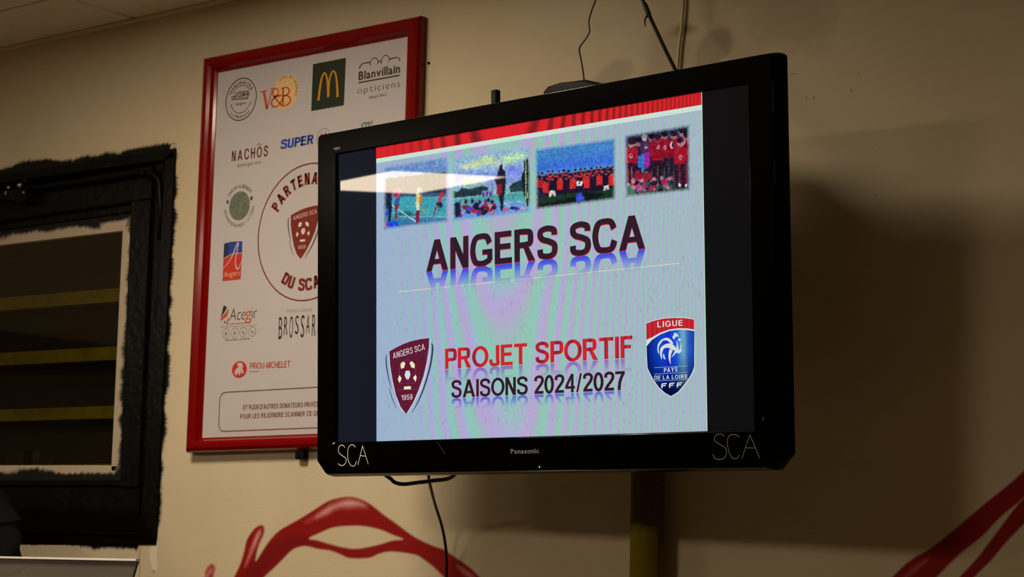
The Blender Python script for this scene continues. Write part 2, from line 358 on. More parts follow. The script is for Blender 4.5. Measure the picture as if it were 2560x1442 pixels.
def block_letter(ch, W):
    """plain heavy grotesque capitals and figures drawn from strokes; cap height 1"""
    h = W/2; t = W*.74; P = lambda *a: ('p', list(a)); S = lambda pts, sm=True, cl=False: ('s', pts, t, sm, cl)
    bowl = lambda y0, x1: S([(h, 1-t/2), (.40, 1-t/2), (x1-t*.75, 1-t*.72), (x1-t/2, (1+y0)/2+t*.02), (x1-t*.75, y0+t*.72), (.40, y0+t/2), (h, y0+t/2)])
    e = .015
    G = {
     'A': (.98, [P((0, 0), (W*1.08, 0), (.49+W*.54, 1), (.49-W*.54, 1)), P((.98, 0), (.98-W*1.08, 0), (.49-W*.54, 1), (.49+W*.54, 1)), P((.24, .22), (.74, .22), (.70, .22+t*.9), (.28, .22+t*.9))]),
     'N': (.80, [_rect(0, 0, W, 1), _rect(.8-W, 0, .8, 1), P((0, 1), (W*1.1, 1), (.8, 0), (.8-W*1.1, 0))]),
     'E': (.73, [_rect(0, 0, W, 1), _rect(0, 0, .73, t), _rect(0, 1-t, .71, 1), _rect(0, .53-t/2, .67, .53+t/2)]),
     'F': (.67, [_rect(0, 0, W, 1), _rect(0, 1-t, .67, 1), _rect(0, .51-t/2, .58, .51+t/2)]),
     'H': (.80, [_rect(0, 0, W, 1), _rect(.8-W, 0, .8, 1), _rect(0, .52-t/2, .8, .52+t/2)]),
     'M': (.98, [_rect(0, 0, W*.95, 1), _rect(.98-W*.95, 0, .98, 1), P((0, 1), (W*1.2, 1), (.49+W*.4, 0), (.49-W*.4, 0)), P((.98, 1), (.98-W*1.2, 1), (.49-W*.4, 0), (.49+W*.4, 0))]),
     'V': (.90, [P((0, 1), (W*1.08, 1), (.45+W*.5, 0), (.45-W*.5, 0)), P((.9, 1), (.9-W*1.08, 1), (.45-W*.5, 0), (.45+W*.5, 0))]),
     'B': (.80, [_rect(0, 0, W, 1), bowl(.48, .74), S([(h, .52-t*.0), (.45, .52), (.80-t*.75, .45), (.80-t/2, .27), (.80-t*.75, .10), (.45, t/2), (h, t/2)])]),
     'L': (.66, [_rect(0, 0, W, 1), _rect(0, 0, .66, t)]),
     'T': (.80, [_rect(.4-h, 0, .4+h, 1), _rect(0, 1-t, .8, 1)]), 'I': (W, [_rect(0, 0, W, 1)]),
     'P': (.74, [_rect(0, 0, W, 1), bowl(.37, .74)]),
     'R': (.86, [_rect(0, 0, W, 1), bowl(.42, .76), P((.34, .5), (.34+W*.8, .54), (.86, 0), (.86-W*1.22, 0))]),
     'D': (.80, [_rect(0, 0, W, 1), bowl(0, .80)]),
     'O': (.98, [('s', _ell(.49, .5, .49-t/2, .5+e-t/2), t, False, True)]), '0': (.66, [('s', _ell(.33, .5, .33-t/2, .5+e-t/2), t, False, True)]),
     'C': (.90, [S([(.885-t*.45, .69), (.70, .90-t*.1), (.49, 1+e-t/2), (.20, .88-t*.1), (t/2, .5), (.20, .12+t*.1), (.49, t/2-e), (.72, .10+t*.1), (.90-t*.45, .335)])]),
     'G': (.93, [S([(.885-t*.45, .69), (.70, .90-t*.1), (.49, 1+e-t/2), (.20, .88-t*.1), (t/2, .5), (.20, .12+t*.1), (.51, t/2-e), (.74, .07+t*.4), (.93-t*.4, .17)]), _rect(.93-W*.95, .15, .93, .50), _rect(.50, .50-t*.9, .93, .50)]),
     'S': (.80, [S([(.75-t*.42, .715), (.66, .86), (.41, 1+e-t/2), (.15, .87), (.11, .72), (.22, .60), (.45, .53), (.66, .43), (.70, .27), (.62, .12), (.40, t/2-e), (.14, .13), (.045+t*.35, .30)])]),
     'J': (.62, [S([(.62-h, 1), (.62-h, .6), (.62-h, .30), (.53, .12), (.32, t/2-e), (.13, .12), (t*.45, .33)])]),
     'U': (.80, [S([(h, 1), (h, .6), (h, .32), (.17, .13), (.4, t/2-e), (.63, .13), (.8-h, .32), (.8-h, .6), (.8-h, 1)])]),
     'Y': (.90, [_rect(.45-h, 0, .45+h, .45), P((0, 1), (W*1.15, 1), (.45+h*1.1, .36), (.45-h*1.1, .36)), P((.9, 1), (.9-W*1.15, 1), (.45-h*1.1, .36), (.45+h*1.1, .36))]),
     'Q': (.98, [('s', _ell(.49, .5, .49-t/2, .5+e-t/2), t, False, True), P((.52, .26), (.62, .36), (.98, .0), (.86, -.08))]),
     '2': (.66, [S([(.03+t*.35, .70), (.12, .87), (.33, 1+e-t/2), (.55, .87), (.585, .70), (.48, .52), (.28, .32), (.13, .14), (.10, .08)]), _rect(0, 0, .66, t)]),
     '4': (.70, [_rect(.42, 0, .42+W*.93, 1), _rect(0, .20, .70, .20+t*.92), P((0, .20), (t*1.1, .28), (.42+W*.3, .82), (.42+W*.5, 1), (.42, 1), (0, .36))]),
     '7': (.66, [_rect(0, 1-t, .66, 1), S([(.60, .93), (.42, .66), (.31, .38), (.26, 0)])]),
     '1': (.42, [_rect(.42-W, 0, .42, 1), P((0, .72), (0, .86), (.25, 1), (.35, 1), (.3, .84))]),
     '5': (.66, [_rect(.12, 1-t, .62, 1), P((.12, 1), (.12+t*.9, 1), (.10+t*.8, .52), (.04, .46)), S([(.10, .50), (.32, .60), (.54, .50), (.59, .32), (.52, .13), (.32, t/2-e), (.12, .12), (.03+t*.3, .27)])]),
     '9': (.66, [('s', _ell(.33, .67, .33-t/2, .34-t/2), t, False, True), S([(.62-t*.4, .62), (.58, .35), (.46, .13), (.28, t/2-e), (.10, .12), (.06, .22)])]),
     '/': (.42, [P((0, 0), (W*.7, 0), (.42, 1), (.42-W*.7, 1))]), ' ': (.42, []), '-': (.4, [_rect(0, .3, .4, .3+t)]),
    }
    if ch not in G: return None
    w_, items = G[ch]; V, Fc = [], []
    for it in items:
        b = len(V)
        if it[0] == 'p':
            V += it[1]; Fc += [tuple(b+i for i in tr_) for tr_ in tessellate_polygon([[Vector((x, y, 0)) for x, y in it[1]]])]
        else:
            _, pts, wd, sm, cl = it
            if sm: pts = [tuple(p) for p in catmull(pts, cl, 5)]
            n = len(pts)
            for i in range(n):
                a = np.array(pts[i-1] if (cl or i) else pts[0]); c_ = np.array(pts[(i+1) % n] if (cl or i < n-1) else pts[-1])
                d = (c_-a)/(np.linalg.norm(c_-a)+1e-9); q = np.array([-d[1], d[0]]); q = q*math.hypot(q[0]*W, q[1]*wd)/2; V += [tuple(np.array(pts[i])+q), tuple(np.array(pts[i])-q)]
            Fc += [(b+2*i, b+2*i+1, b+(2*i+3) % (2*n), b+(2*i+2) % (2*n)) for i in range(n if cl else n-1)]
    return np.array(V).reshape(-1, 2), Fc, w_, (0, 1)
class Flat:
    def __init__(s, pl, org=(0, 0), z=1.0, layer=.0004): s.pl = pl; s.org = np.array(org, float); s.z = z; s.V = []; s.Fc = []; s.Mi = []; s.mats = []; s.layer = layer
    def px(s, p): return s.org+np.array(p, float)/s.z
    def uv(s, p): return s.pl.uv(s.px(p))
    def mi(s, m):
        if m not in s.mats: s.mats.append(m)
        return s.mats.index(m)
    def add(s, v2, faces, m, lay=0):
        b = len(s.V); y = -(s.layer+lay*.00012)
        s.V += [(float(a), y, float(c)) for a, c in v2]; i = s.mi(m)
        for f in faces: s.Fc.append([b+k for k in f]); s.Mi.append(i)
    def poly(s, pts, m, lay=0, smooth=False, local=False, k=4):
        if smooth: pts = catmull(pts, True, k)
        P = [p if local else s.uv(p) for p in pts]
        tri = tessellate_polygon([[Vector((p[0], p[1], 0)) for p in P]])
        s.add(P, tri, m, lay)
    def stroke(s, pts, w_, m, lay=0, smooth=False, local=False, closed=False, k=5):
        if not local:
            sc = s.pl.scale(s.px(pts[len(pts)//2]))/s.z; pts = [s.uv(p) for p in pts]
            w_ = [x*sc for x in w_] if isinstance(w_, (list, tuple)) else w_*sc
        n0 = len(pts); ws = w_ if isinstance(w_, (list, tuple)) else [w_]*n0
        if smooth:
            q = catmull([(p[0], p[1], x) for p, x in zip(pts, ws)], closed, k); pts = [p[:2] for p in q]; ws = [abs(p[2]) for p in q]
        n = len(pts); V = []
        for i in range(n):
            a = np.array(pts[i-1] if (closed or i) else pts[0]); b = np.array(pts[(i+1) % n] if (closed or i < n-1) else pts[-1])
            d = b-a; d = d/(np.linalg.norm(d)+1e-12); nrm = np.array([-d[1], d[0]])*ws[i]/2; p = np.array(pts[i])
            V += [p+nrm, p-nrm]
        s.add(V, [(2*i, 2*i+1, (2*i+3) % (2*n), (2*i+2) % (2*n)) for i in range(n if closed else n-1)], m, lay)
    def circle(s, c, r, m, w_=None, lay=0, a0=0, a1=360, local=False, ex=1.0):      # r and w_ in vertical pixels of the zoom
        sc = s.pl.scale(s.px(c))/s.z if not local else 1; C = s.uv(c) if not local else np.array(c); R = r*sc
        n = max(8, int(48*(a1-a0)/360)); full = a1-a0 >= 360
        P = [C+R*np.array([math.cos(math.radians(a0+(a1-a0)*i/n))*ex, math.sin(math.radians(a0+(a1-a0)*i/n))]) for i in range(n if full else n+1)]
        if w_ is None: s.poly(P, m, lay, local=True)
        else: s.stroke(P, w_*sc, m, lay, local=True, closed=full)
        return C, R
    def text(s, t, p0, p1, cap, m, bold=0, track=.16, lay=1, mirror=False, slant=0, local=False, clip=None):
        a = s.uv(p0); b = s.uv(p1); mid = (np.array(p0)+np.array(p1))/2
        h = cap*s.pl.scale(s.px(mid))/s.z; x = 0; items = []
        for ch in t:
            v, f, w_, _ = glyph(ch, bold); items.append((x, v, f)); x += w_+(track if ch != ' ' else 0)
        W = x-track; d = b-a; Ln = np.linalg.norm(d); d = d/Ln; n = np.array([-d[1], d[0]])*(-1 if mirror else 1); sx = Ln/W
        for x, v, f in items:
            if len(v): s.add([a+d*((x+p[0])*sx+p[1]*h*slant)+n*p[1]*h for p in v], f, m, lay)
        return a, b, h
    def arc(s, t, c, r, mid, span, cap, m, bold=0, top=True, lay=1, track=.2):
        """letters on a circle; mid and span in degrees"""
        sc = s.pl.scale(s.px(c))/s.z; C = s.uv(c); R = r*sc; h = cap*sc; x = 0; items = []
        for ch in t:
            v, f, w_, _ = glyph(ch, bold); items.append((x, w_, v, f)); x += w_+track
        W = x-track; k = math.radians(span)/W; xs = k*R/h
        for x, w_, v, f in items:
            if not len(v): continue
            if top:
                ang = math.radians(mid)-((x+w_/2)-W/2)*k; er = np.array([math.cos(ang), math.sin(ang)]); et = np.array([er[1], -er[0]]); o = C+er*R; up = er
            else:
                ang = math.radians(mid)+((x+w_/2)-W/2)*k; er = np.array([math.cos(ang), math.sin(ang)]); et = np.array([-er[1], er[0]]); o = C+er*R; up = -er
            s.add([o+et*(p[0]-w_/2)*h*xs+up*p[1]*h for p in v], f, m, lay)
    def build(s, name, parent, label=None):
        me = bpy.data.meshes.new(name); me.from_pydata(s.V, [], s.Fc)
        for x in s.mats: me.materials.append(x)
        me.polygons.foreach_set('material_index', s.Mi); me.update()
        nm = [p.index for p in me.polygons if p.normal.y > 0]
        if nm:
            bm = bmesh.new(); bm.from_mesh(me); bm.faces.ensure_lookup_table()
            bmesh.ops.reverse_faces(bm, faces=[bm.faces[i] for i in nm]); bm.to_mesh(me); bm.free()
        o = bpy.data.objects.new(name, me); col.objects.link(o); o.parent = parent
        if label: o['label'] = label
        return o

# ================================================================== SETTING
XL, XR, YF, ZC = -8.6, 3.2, -7.4, 2.737
# window opening in the wall (traced corners of the outer frame)
wq = pquad([(-700, 541), (437, 372), (386, 1368), (-700, 1376)], 0)
wx1 = max(p[0] for p in wq[1:3])-.004; wz1 = at(437, 372)[2]; wz0 = at(340, 1362)[2]; wx0 = wq[0][0]
wall_back = tag(empty('wall_back'), kind='structure')
bm = bmesh.new()
box_bm(bm, (XL, 0, 0), (wx0, .24, ZC)); box_bm(bm, (wx1, 0, 0), (XR, .24, ZC))
box_bm(bm, (wx0, 0, 0), (wx1, .24, wz0)); box_bm(bm, (wx0, 0, wz1), (wx1, .24, ZC))
from_bm('wall_surface', bm, M['wall'], wall_back)
tag(box('wall_left', (XL-.15, YF, 0), (XL, .24, ZC), M['room']), kind='structure')
tag(box('wall_right', (XR, YF, 0), (XR+.15, .24, ZC), M['room']), kind='structure')
tag(box('wall_front', (XL-.15, YF-.15, 0), (XR+.15, YF, ZC), M['room']), kind='structure')
tag(box('floor', (XL-.15, YF-.15, -.1), (XR+.15, .24, 0), M['floor']), kind='structure')
ceiling = tag(box('ceiling', (XL-.15, YF-.15, ZC+.012), (XR+.15, .24, ZC+.1), M['grid']), kind='structure')
tm = None; x = -3.476-9*.6
ys = [0.0, -.214]; y = -.214
while y > YF: y -= .6; ys.append(max(y, YF))
xs_ = []; xx = -3.476
while xx > XL: xx -= .6
while xx < XR: xs_.append(xx); xx += .6
meshes = {}
for j in range(len(ys)-1):
    for xa in xs_:
        a, b_ = max(xa, XL), min(xa+.6, XR); d = ys[j]-ys[j+1]
        if b_-a < .03 or d < .03: continue
        key = (round(b_-a, 3), round(d, 3))
        if key not in meshes:
            bm = bmesh.new(); wx, dy = b_-a-.007, d-.007
            box_bm(bm, (0, -dy, 0), (wx, 0, .011)); bevel(bm, .0015, 1)
            bmesh.ops.recalc_face_normals(bm, faces=bm.faces)
            me = bpy.data.meshes.new('ceiling_tile'); bm.to_mesh(me); bm.free(); me.materials.append(M['tile']); meshes[key] = me
        o = bpy.data.objects.new('ceiling_tile', meshes[key]); col.objects.link(o); o.parent = ceiling; o.location = (a+.0035, ys[j]-.0035, ZC)
# angle trim where the ceiling meets the wall
tag(box('trim_1', (XL, -.012, ZC-.0085), (XR, -.0002, ZC-.0005), M['trim'], bev=.0015), kind='structure')
# water marks, knocks and the paint edge on the wall
def wall_canvas(corners, step):
    w_ = abs(corners[1][0]-corners[0][0]); h_ = abs(corners[3][1]-corners[0][1])
    q = grid_points(corners, int(w_/step)+1, int(h_/step)+1)
    return q, Canvas(q[..., 0], q[..., 1], CREAM+(0,))
q, c = wall_canvas([(1440, -40), (2120, -40), (2120, 330), (1440, 330)], 4)
G = (150, 138, 118); c.c[..., :3] = G
def Z(o, s): return lambda pts: [(o[0]+a/s, o[1]+b/s) for a, b in pts]
Zs = Z((1600, 0), 2.6667)
n_ = (vnoise(c.x/26, c.y/26, 1)-.5)*26+(vnoise(c.x/9, c.y/9, 2)-.5)*10
c.poly(Zs([(360, 420), (400, 300), (470, 210), (560, 185), (615, 240), (610, 320), (560, 380), (480, 440), (380, 500)]), (132, 116, 92), 14, .5, True, n_*.4)
c.poly(Zs([(-300, 560), (-260, 480), (-150, 400), (-60, 420), (-80, 520), (-200, 600)]), (150, 130, 108), 16, .42, True, n_*.5)
c.poly(Zs([(40, 320), (120, 200), (300, 240), (380, 420), (240, 470), (60, 500)]), (160, 142, 118), 30, .3, True, n_)
c.poly(Zs([(640, -80), (1250, -80), (1260, 200), (1100, 320), (800, 280), (700, 120)]), (168, 152, 120), 60, .35, True, n_*1.6)
c.poly(Zs([(430, -80), (500, -80), (490, 140), (440, 120)]), (160, 144, 116), 18, .3, True, n_*.4)
c.ell(1712, 72, 26, 13, (100, 84, 58), 16, 0, .7); c.ell(1690, 85, 20, 8, (118, 100, 72), 14, 0, .4)
c.c[..., 3] *= np.clip((c.x-1440)/30, 0, 1)*np.clip((2120-c.x)/30, 0, 1)*np.clip((330-c.y)/30, 0, 1)
painted('damp_stain', WALL, q, c, .00012, M['stain'], wall_back)
q, c = wall_canvas([(1950, 160), (2560, 160), (2560, 1000), (1950, 1000)], 3.2)
for (a, b_, rx, ry, op) in ((1982, 185, 14, 2, .7), (2016, 245, 2.4, 4.5, .7), (2036, 244, 2.6, 4.5, .8), (2019, 270, 2, 3, .5), (2128, 226, 2.4, 4, .9), (2148, 183, 4, 4, .4),
                            (2077, 246, 2, 2, .4), (2191, 378, 3, 3.5, .5), (2188, 488, 2.2, 6, .6), (2166, 488, 2, 4, .35), (2470, 991, 2.6, 2.6, .9), (2501, 473, 3, 3, .4), (2505, 492, 3, 2, .4)):
    c.ell(a, b_, rx, ry, (60, 44, 24), 2.5, -.1, op)
painted('scuff_marks', WALL, q, c, .00018, M['stain'], wall_back)
q, c = wall_canvas([(336, 320), (470, 320), (470, 1470), (336, 1470)], 2.2)
c.poly(Z((230, 1180), 5.5)([(840, 910), (900, 960), (900, 1150), (905, 1330), (850, 1360), (800, 1220), (795, 1080)]), (236, 230, 214), 7, .8, True)
c.poly(Z((230, 1180), 5.5)([(815, 1340), (880, 1355), (850, 1400)]), (120, 98, 70), 3, .7)
c.line([(351, 1362), (350, 1400), (348, 1470)], 2.4, (60, 44, 26), 2, .85)
painted('filler_patch', WALL, q, c, .0004, M['stain'], wall_back)

# ------------------------------------------------------------------ window_1
win = tag(empty('window_1'), kind='structure')
def bar(name, px, y0, y1, mat_, bev=.0015, parent=None):
    return prism(name, pquad(px, y0), y0, y1, mat_, parent or win, bev=bev)
BL_ = -700
def xl(line, x=BL_):                               # extend an edge given by two points to pixel column x
    (a, b), (c_, d) = line; return (x, b+(d-b)*(x-a)/(c_-a))
def hbar(name, top, bot, y0, y1, mat_, bev=.0015): # bar between two traced edges, running on past the picture's left border
    return bar(name, [xl(top), top[1], bot[1], xl(bot)], y0, y1, mat_, bev)
K = M['black_paint']
# outer frame
hbar('window_frame', ((0, 437), (436, 370)), ((0, 458), (436, 396)), -.006, .10, K, .002)
bar('window_frame', [(412, 392), (437, 372), (388, 1352), (361, 1352)], -.006, .10, K, .002)
hbar('window_frame', ((0, 1325), (390, 1334)), ((0, 1358), (388, 1362)), -.004, .10, K, .003)
bar('window_frame', [(386, 400), (412, 392), (366, 1340), (346, 1340)], .014, .10, K, .002)
bar('window_frame', [(376, 420), (387, 410), (349, 1330), (340, 1330)], .022, .10, K, .001)
# opening sash
hbar('sash_rail', ((0, 478), (378, 412)), ((0, 551), (378, 497)), .004, .06, K, .003)
hbar('sash_rail', ((0, 551), (340, 502)), ((0, 575), (340, 528)), .022, .06, K, .002)
bar('sash_stile', [(327, 502), (376, 498), (345, 1219), (298, 1219)], .004, .06, K, .003)
hbar('sash_rail', ((0, 1218), (348, 1219)), ((0, 1322), (344, 1328)), .008, .06, K, .003)
hbar('sash_rail', ((0, 1199), (298, 1199)), ((0, 1216), (298, 1216)), .018, .06, K, .004)
hbar('sash_rail', ((0, 1324), (352, 1331)), ((0, 1329), (352, 1336)), -.012, .02, K, .001)
# unpainted glazing beads, ragged where the black brush went over them
hbar('glazing_bead', ((0, 572), (328, 528)), ((0, 613), (308, 577)), .030, .05, M['rawstrip'], .002)
bar('glazing_bead', [(306, 571), (330, 560), (296, 1180), (277, 1178)], .030, .05, M['rawstrip'], .002)
hbar('glazing_bead', ((0, 1163), (299, 1163)), ((0, 1203), (300, 1203)), .030, .05, M['rawstrip'], .002)
lx = wx0                                          # left side of the window, beyond the picture's edge
box('window_frame', (lx, -.006, wz0), (lx+.032, .10, wz1), K, win, bev=.002); box('window_frame', (lx+.032, .018, wz0+.01), (lx+.052, .10, wz1-.01), K, win, bev=.001)
box('sash_stile', (lx+.054, .004, wz0+.04), (lx+.10, .06, wz1-.04), K, win, bev=.003); box('glazing_bead', (lx+.10, .031, wz0+.13), (lx+.115, .05, wz1-.13), M['rawstrip'], win, bev=.002)
gq = pquad([(-700, 690), (330, 560), (296, 1180), (-700, 1180)], .042)
gl_ = prism('glass_pane', gq, .040, .046, M['glass'], win)
# black brush paint: over the beads and out on the wall
def ragged(name, corners, shapes, layer_y, parent, step=2.0):
    pl = Plane(np.eye(3), (0, layer_y, 0)); q, c = wall_canvas(corners, step)
    st = (vnoise((c.x+c.y*.35)/4.0, c.y/16, 5)-.5)*6+(vnoise(c.x/30, c.y/30, 6)-.5)*12
    sh = (vnoise(c.x/16, c.y/4.0, 8)-.5)*5+(vnoise(c.x/30, c.y/30, 9)-.5)*12
    for pts, orient in shapes: c.poly(pts, (12, 10, 9), 10, 1, False, st if orient == 'v' else sh)
    o = painted(name, pl, q, c, 0, M['wallbrush'] if parent is wall_back else M['brush'], parent, Matrix.Translation((0, layer_y, 0))); return o
ragged('brush_paint', [(-60, 330), (455, 330), (455, 470), (-60, 470)],
       [([(-60, 428), (0, 416), (60, 404), (120, 397), (200, 396), (250, 384), (330, 368), (400, 359), (432, 362), (440, 372), (436, 382), (300, 404), (0, 449), (-60, 457)], 'v')], -.00022, wall_back)
ragged('brush_paint', [(355, 360), (460, 360), (460, 1400), (355, 1400)],
       [([(440, 362), (443, 420), (443, 480), (436, 620), (430, 760), (424, 870), (420, 960), (412, 1080), (406, 1180), (403, 1260), (402, 1300), (392, 1335), (384, 1350), (380, 1372), (372, 1374), (374, 1350), (389, 1100), (416, 600), (428, 384)], 'h')], -.00027, wall_back)
ragged('brush_paint', [(-60, 1335), (395, 1335), (395, 1400), (-60, 1400)],
       [([(-60, 1352), (60, 1358), (160, 1361), (200, 1368), (240, 1372), (300, 1370), (340, 1380), (346, 1392), (350, 1350), (350, 1336), (-60, 1336)], 'v')], -.0002, wall_back)
ragged('bead_paint', [(-60, 520), (335, 520), (335, 625), (-60, 625)],
       [([(-60, 600), (0, 594), (60, 582), (120, 575), (190, 569), (250, 569), (252, 560), (310, 551), (335, 545), (335, 500), (-60, 560)], 'v')], .0292, win)
ragged('bead_paint', [(270, 560), (335, 560), (335, 1185), (270, 1185)],
       [([(327, 560), (324, 640), (318, 700), (313, 800), (309, 880), (306, 940), (303, 1000), (300, 1080), (297, 1150), (293, 1185), (320, 1185), (345, 560)], 'h')], .0290, win)
ragged('bead_paint', [(-60, 1155), (305, 1155), (305, 1210), (-60, 1210)],
       [([(-60, 1184), (0, 1182), (40, 1178), (70, 1175), (120, 1178), (160, 1183), (200, 1182), (250, 1179), (285, 1184), (305, 1170), (305, 1212), (-60, 1212)], 'v')], .0288, win)
# opener: rod across the top of the sash and the metal latch
def wp(px, py, y): return tuple(at(px, py, y))
tube('opener_rod', [wp(40, 476, -.012), wp(120, 466, -.012), wp(240, 448, -.012), wp(355, 430, -.012), wp(385, 436, -.010), wp(398, 452, -.006), wp(402, 520, -.002), wp(400, 600, .004)], .0065, M['black_mat'], win)
tube('rod_guide', [wp(356, 438, .004), wp(358, 432, -.022)], .007, M['black_mat'], win)
lq = pquad([(-60, 488), (64, 466), (63, 500), (50, 508), (20, 500), (-60, 496)], -.03)
lt = prism('window_latch', lq, -.03, .004, M['black_mat'], win, bev=.003)
for (a, b_, r_) in ((22, 469, .0042), (50, 463, .0062), (-14, 474, .005)):
    tube('latch_bolt', [wp(a, b_, -.03), wp(a, b_, -.036)], r_, M['metal'], lt, 12)
box('latch_pin', wp(14, 488, -.033), tuple(np.array(wp(18, 478, -.033))+[0, -.003, 0]), M['metal'], lt)
tube('latch_bolt', [wp(59, 481, -.031), wp(59, 481, -.035)], .0034, M['metal'], lt, 10)
# shutter slats outside the glass
for i, (ya, yb, h_) in enumerate(((747, 722, 32), (884, 867, 32), (1025, 1015, 30), (1163, 1160, 30), (610, 580, 0))):
    y_s = .15
    def pl_(x, dy): return at(x, (ya+(yb-ya)*x/300.0)+dy, y_s)
    L0, R0 = pl_(-700, 0), pl_(420, 0)
    z0, z1 = (L0[2]+R0[2])/2, 0
    hh = .108
    bm = bmesh.new()
    # board leaning outwards above the yellow lip
    v = [bm.verts.new(p) for p in ((L0[0], y_s, L0[2]), (R0[0], y_s, R0[2]), (R0[0], y_s+.035, R0[2]+hh), (L0[0], y_s+.035, L0[2]+hh),
                                   (L0[0], y_s+.012, L0[2]), (R0[0], y_s+.012, R0[2]), (R0[0], y_s+.047, R0[2]+hh), (L0[0], y_s+.047, L0[2]+hh))]
    for f in ((0,1,2,3),(4,5,6,7),(0,1,5,4),(1,2,6,5),(2,3,7,6),(3,0,4,7)): bm.faces.new([v[k] for k in f])
    sl = from_bm('shutter_slat', bm, M['brown'], win)
    if h_:
        hz = h_*WALL.scale((150, ya))*1.04
        bm = bmesh.new()
        v = [bm.verts.new(p) for p in ((L0[0], y_s-.012, L0[2]-hz), (R0[0], y_s-.012, R0[2]-hz), (R0[0], y_s-.012, R0[2]), (L0[0], y_s-.012, L0[2]),
                                       (L0[0], y_s+.014, L0[2]-hz), (R0[0], y_s+.014, R0[2]-hz), (R0[0], y_s+.014, R0[2]), (L0[0], y_s+.014, L0[2]))]
        for f in ((0,1,2,3),(4,5,6,7),(0,1,5,4),(1,2,6,5),(2,3,7,6),(3,0,4,7)): bm.faces.new([v[k] for k in f])
        from_bm('slat_lip', bm, M['yellow'], sl)
prism('shutter_backing', pquad([(-760, 500), (470, 330), (430, 1420), (-760, 1420)], .24), .245, .26, M['brown'], win)

# ------------------------------------------------------------------ ceiling lights
for i, (x, y, h, g_) in enumerate(PANELS):
    t = empty('ceiling_light', ('square flat ceiling light panel at the far left, the one mirrored in the television',
                                'narrow flat ceiling light panel nearest the wall, above the left half of the television',
                                'square flat ceiling light panel farthest from the wall, in front of the television')[i], 'ceiling light', Matrix.Translation((x, y, ZC)), 'ceiling light panels')
    bm = bmesh.new()
    for a, b_ in (((-h, -g_), (h, -g_+.012)), ((-h, g_-.012), (h, g_)), ((-h, -g_+.012), (-h+.012, g_-.012)), ((h-.012, -g_+.012), (h, g_-.012))):
        box_bm(bm, (a[0], a[1], -.012), (b_[0], b_[1], -.0005))
    from_bm('panel_frame', bm, M['white'], t)
    e = bpy.data.materials.new('light_panel'); e.use_nodes = True; bb = e.node_tree.nodes['Principled BSDF']
    bb.inputs['Emission Color'].default_value = (*PANEL_COLOR, 1); bb.inputs['Emission Strength'].default_value = PANEL_STRENGTH
    box('diffuser', (-h+.012, -g_+.012, -.009), (h-.012, g_-.012, -.004), e, t)

# ================================================================== POSTER
pz = Matrix.Translation(POSTER.O.tolist())
poster = empty('framed_poster', 'large white sponsor poster in a glossy red frame, hung left of the television', 'poster', pz)
UL, UR, VB, VT = -.3065, .3065, -.4210, .4257       # outer frame
IL, IR, IB, IT = -.2710, .2710, -.3925, .3925       # sheet
def rail(a, b, c_, d):                               # mitred, rounded rail: outer edge a-b, inner edge d-c
    bm = bmesh.new(); prof = [(0, .010), (0, -.006), (.10, -.0125), (.30, -.0165), (.55, -.0165), (.75, -.013), (.86, -.006), (1.0, -.002), (1.0, .010)]
    rows = []
    for P, Q in ((a, d), (b, c_)):
        rows.append([bm.verts.new((P[0]+(Q[0]-P[0])*t, y, P[1]+(Q[1]-P[1])*t)) for t, y in prof])
    for k in range(len(prof)-1): bm.faces.new((rows[0][k], rows[1][k], rows[1][k+1], rows[0][k+1]))
    bm.faces.new(rows[0]); bm.faces.new(rows[1][::-1])
    return from_bm('frame_rail', bm, M['red'], poster)
e_ = .002
rail((UL, VT), (UR, VT), (IR-e_, IT-e_), (IL+e_, IT-e_)); rail((UR, VT), (UR, VB), (IR-e_, IB+e_), (IR-e_, IT-e_))
rail((UR, VB), (UL, VB), (IL+e_, IB+e_), (IR-e_, IB+e_)); rail((UL, VB), (UL, VT), (IL+e_, IT-e_), (IL+e_, IB+e_))
sheet = box('print_sheet', (IL, 0, IB), (IR, .006, IT), M['paper'], poster)
for (a, b_) in ((756, 1136), ):
    p = at(a, b_, -.006); box('hanging_clip', (p[0]-.012-POSTER.O[0], -.004, p[2]-.010-POSTER.O[2]), (p[0]+.012-POSTER.O[0], .011, p[2]+.006-POSTER.O[2]), M['black_mat'], poster, bev=.003)
INK, MAR, RED_, ORG, YEL, GRN, BLU = ink(52, 44, 40), ink(120, 40, 34), ink(200, 50, 38), ink(196, 84, 34), ink(206, 150, 18), ink(32, 44, 26), ink(36, 78, 170)
GREY = ink(120, 108, 98); PAP = M['paper']
# round shop stamp
A = Flat(POSTER, (500, 100), 5.767)
A.circle((593, 855), 300, INK, 14); A.circle((593, 853), 198, INK, 9, a0=-165, a1=-15); A.circle((593, 853), 198, INK, 9, a0=30, a1=150)
A.arc('Intermarché', (593, 855), 222, 92, 128, 46, INK, .02); A.arc('La Madeleine', (593, 855), 268, 268, 88, 40, INK, 0, top=False)
A.text('Angers', (518, 948), (665, 922), 42, INK, .01)
A.poly([(455, 820), (500, 800), (495, 770), (560, 735), (700, 725), (715, 750), (712, 800), (700, 830), (660, 855), (455, 868)], ink(168, 156, 146), 0)
for a in (((455, 862), (700, 845)), ((452, 826), (520, 808), (560, 760), (700, 742)), ((500, 800), (498, 850)), ((600, 770), (605, 855)), ((700, 742), (712, 800), (668, 850)), ((552, 818), (608, 806))): A.stroke(a, 9, INK, 1)
A.poly([(618, 775), (650, 765), (652, 800), (620, 806)], INK, 2); A.poly([(672, 770), (696, 764), (698, 792), (674, 798)], INK, 2)
A.circle((438, 965), 20, GREY, 4); A.circle((740, 905), 20, GREY, 4)
A.build('round_stamp_logo', sheet)
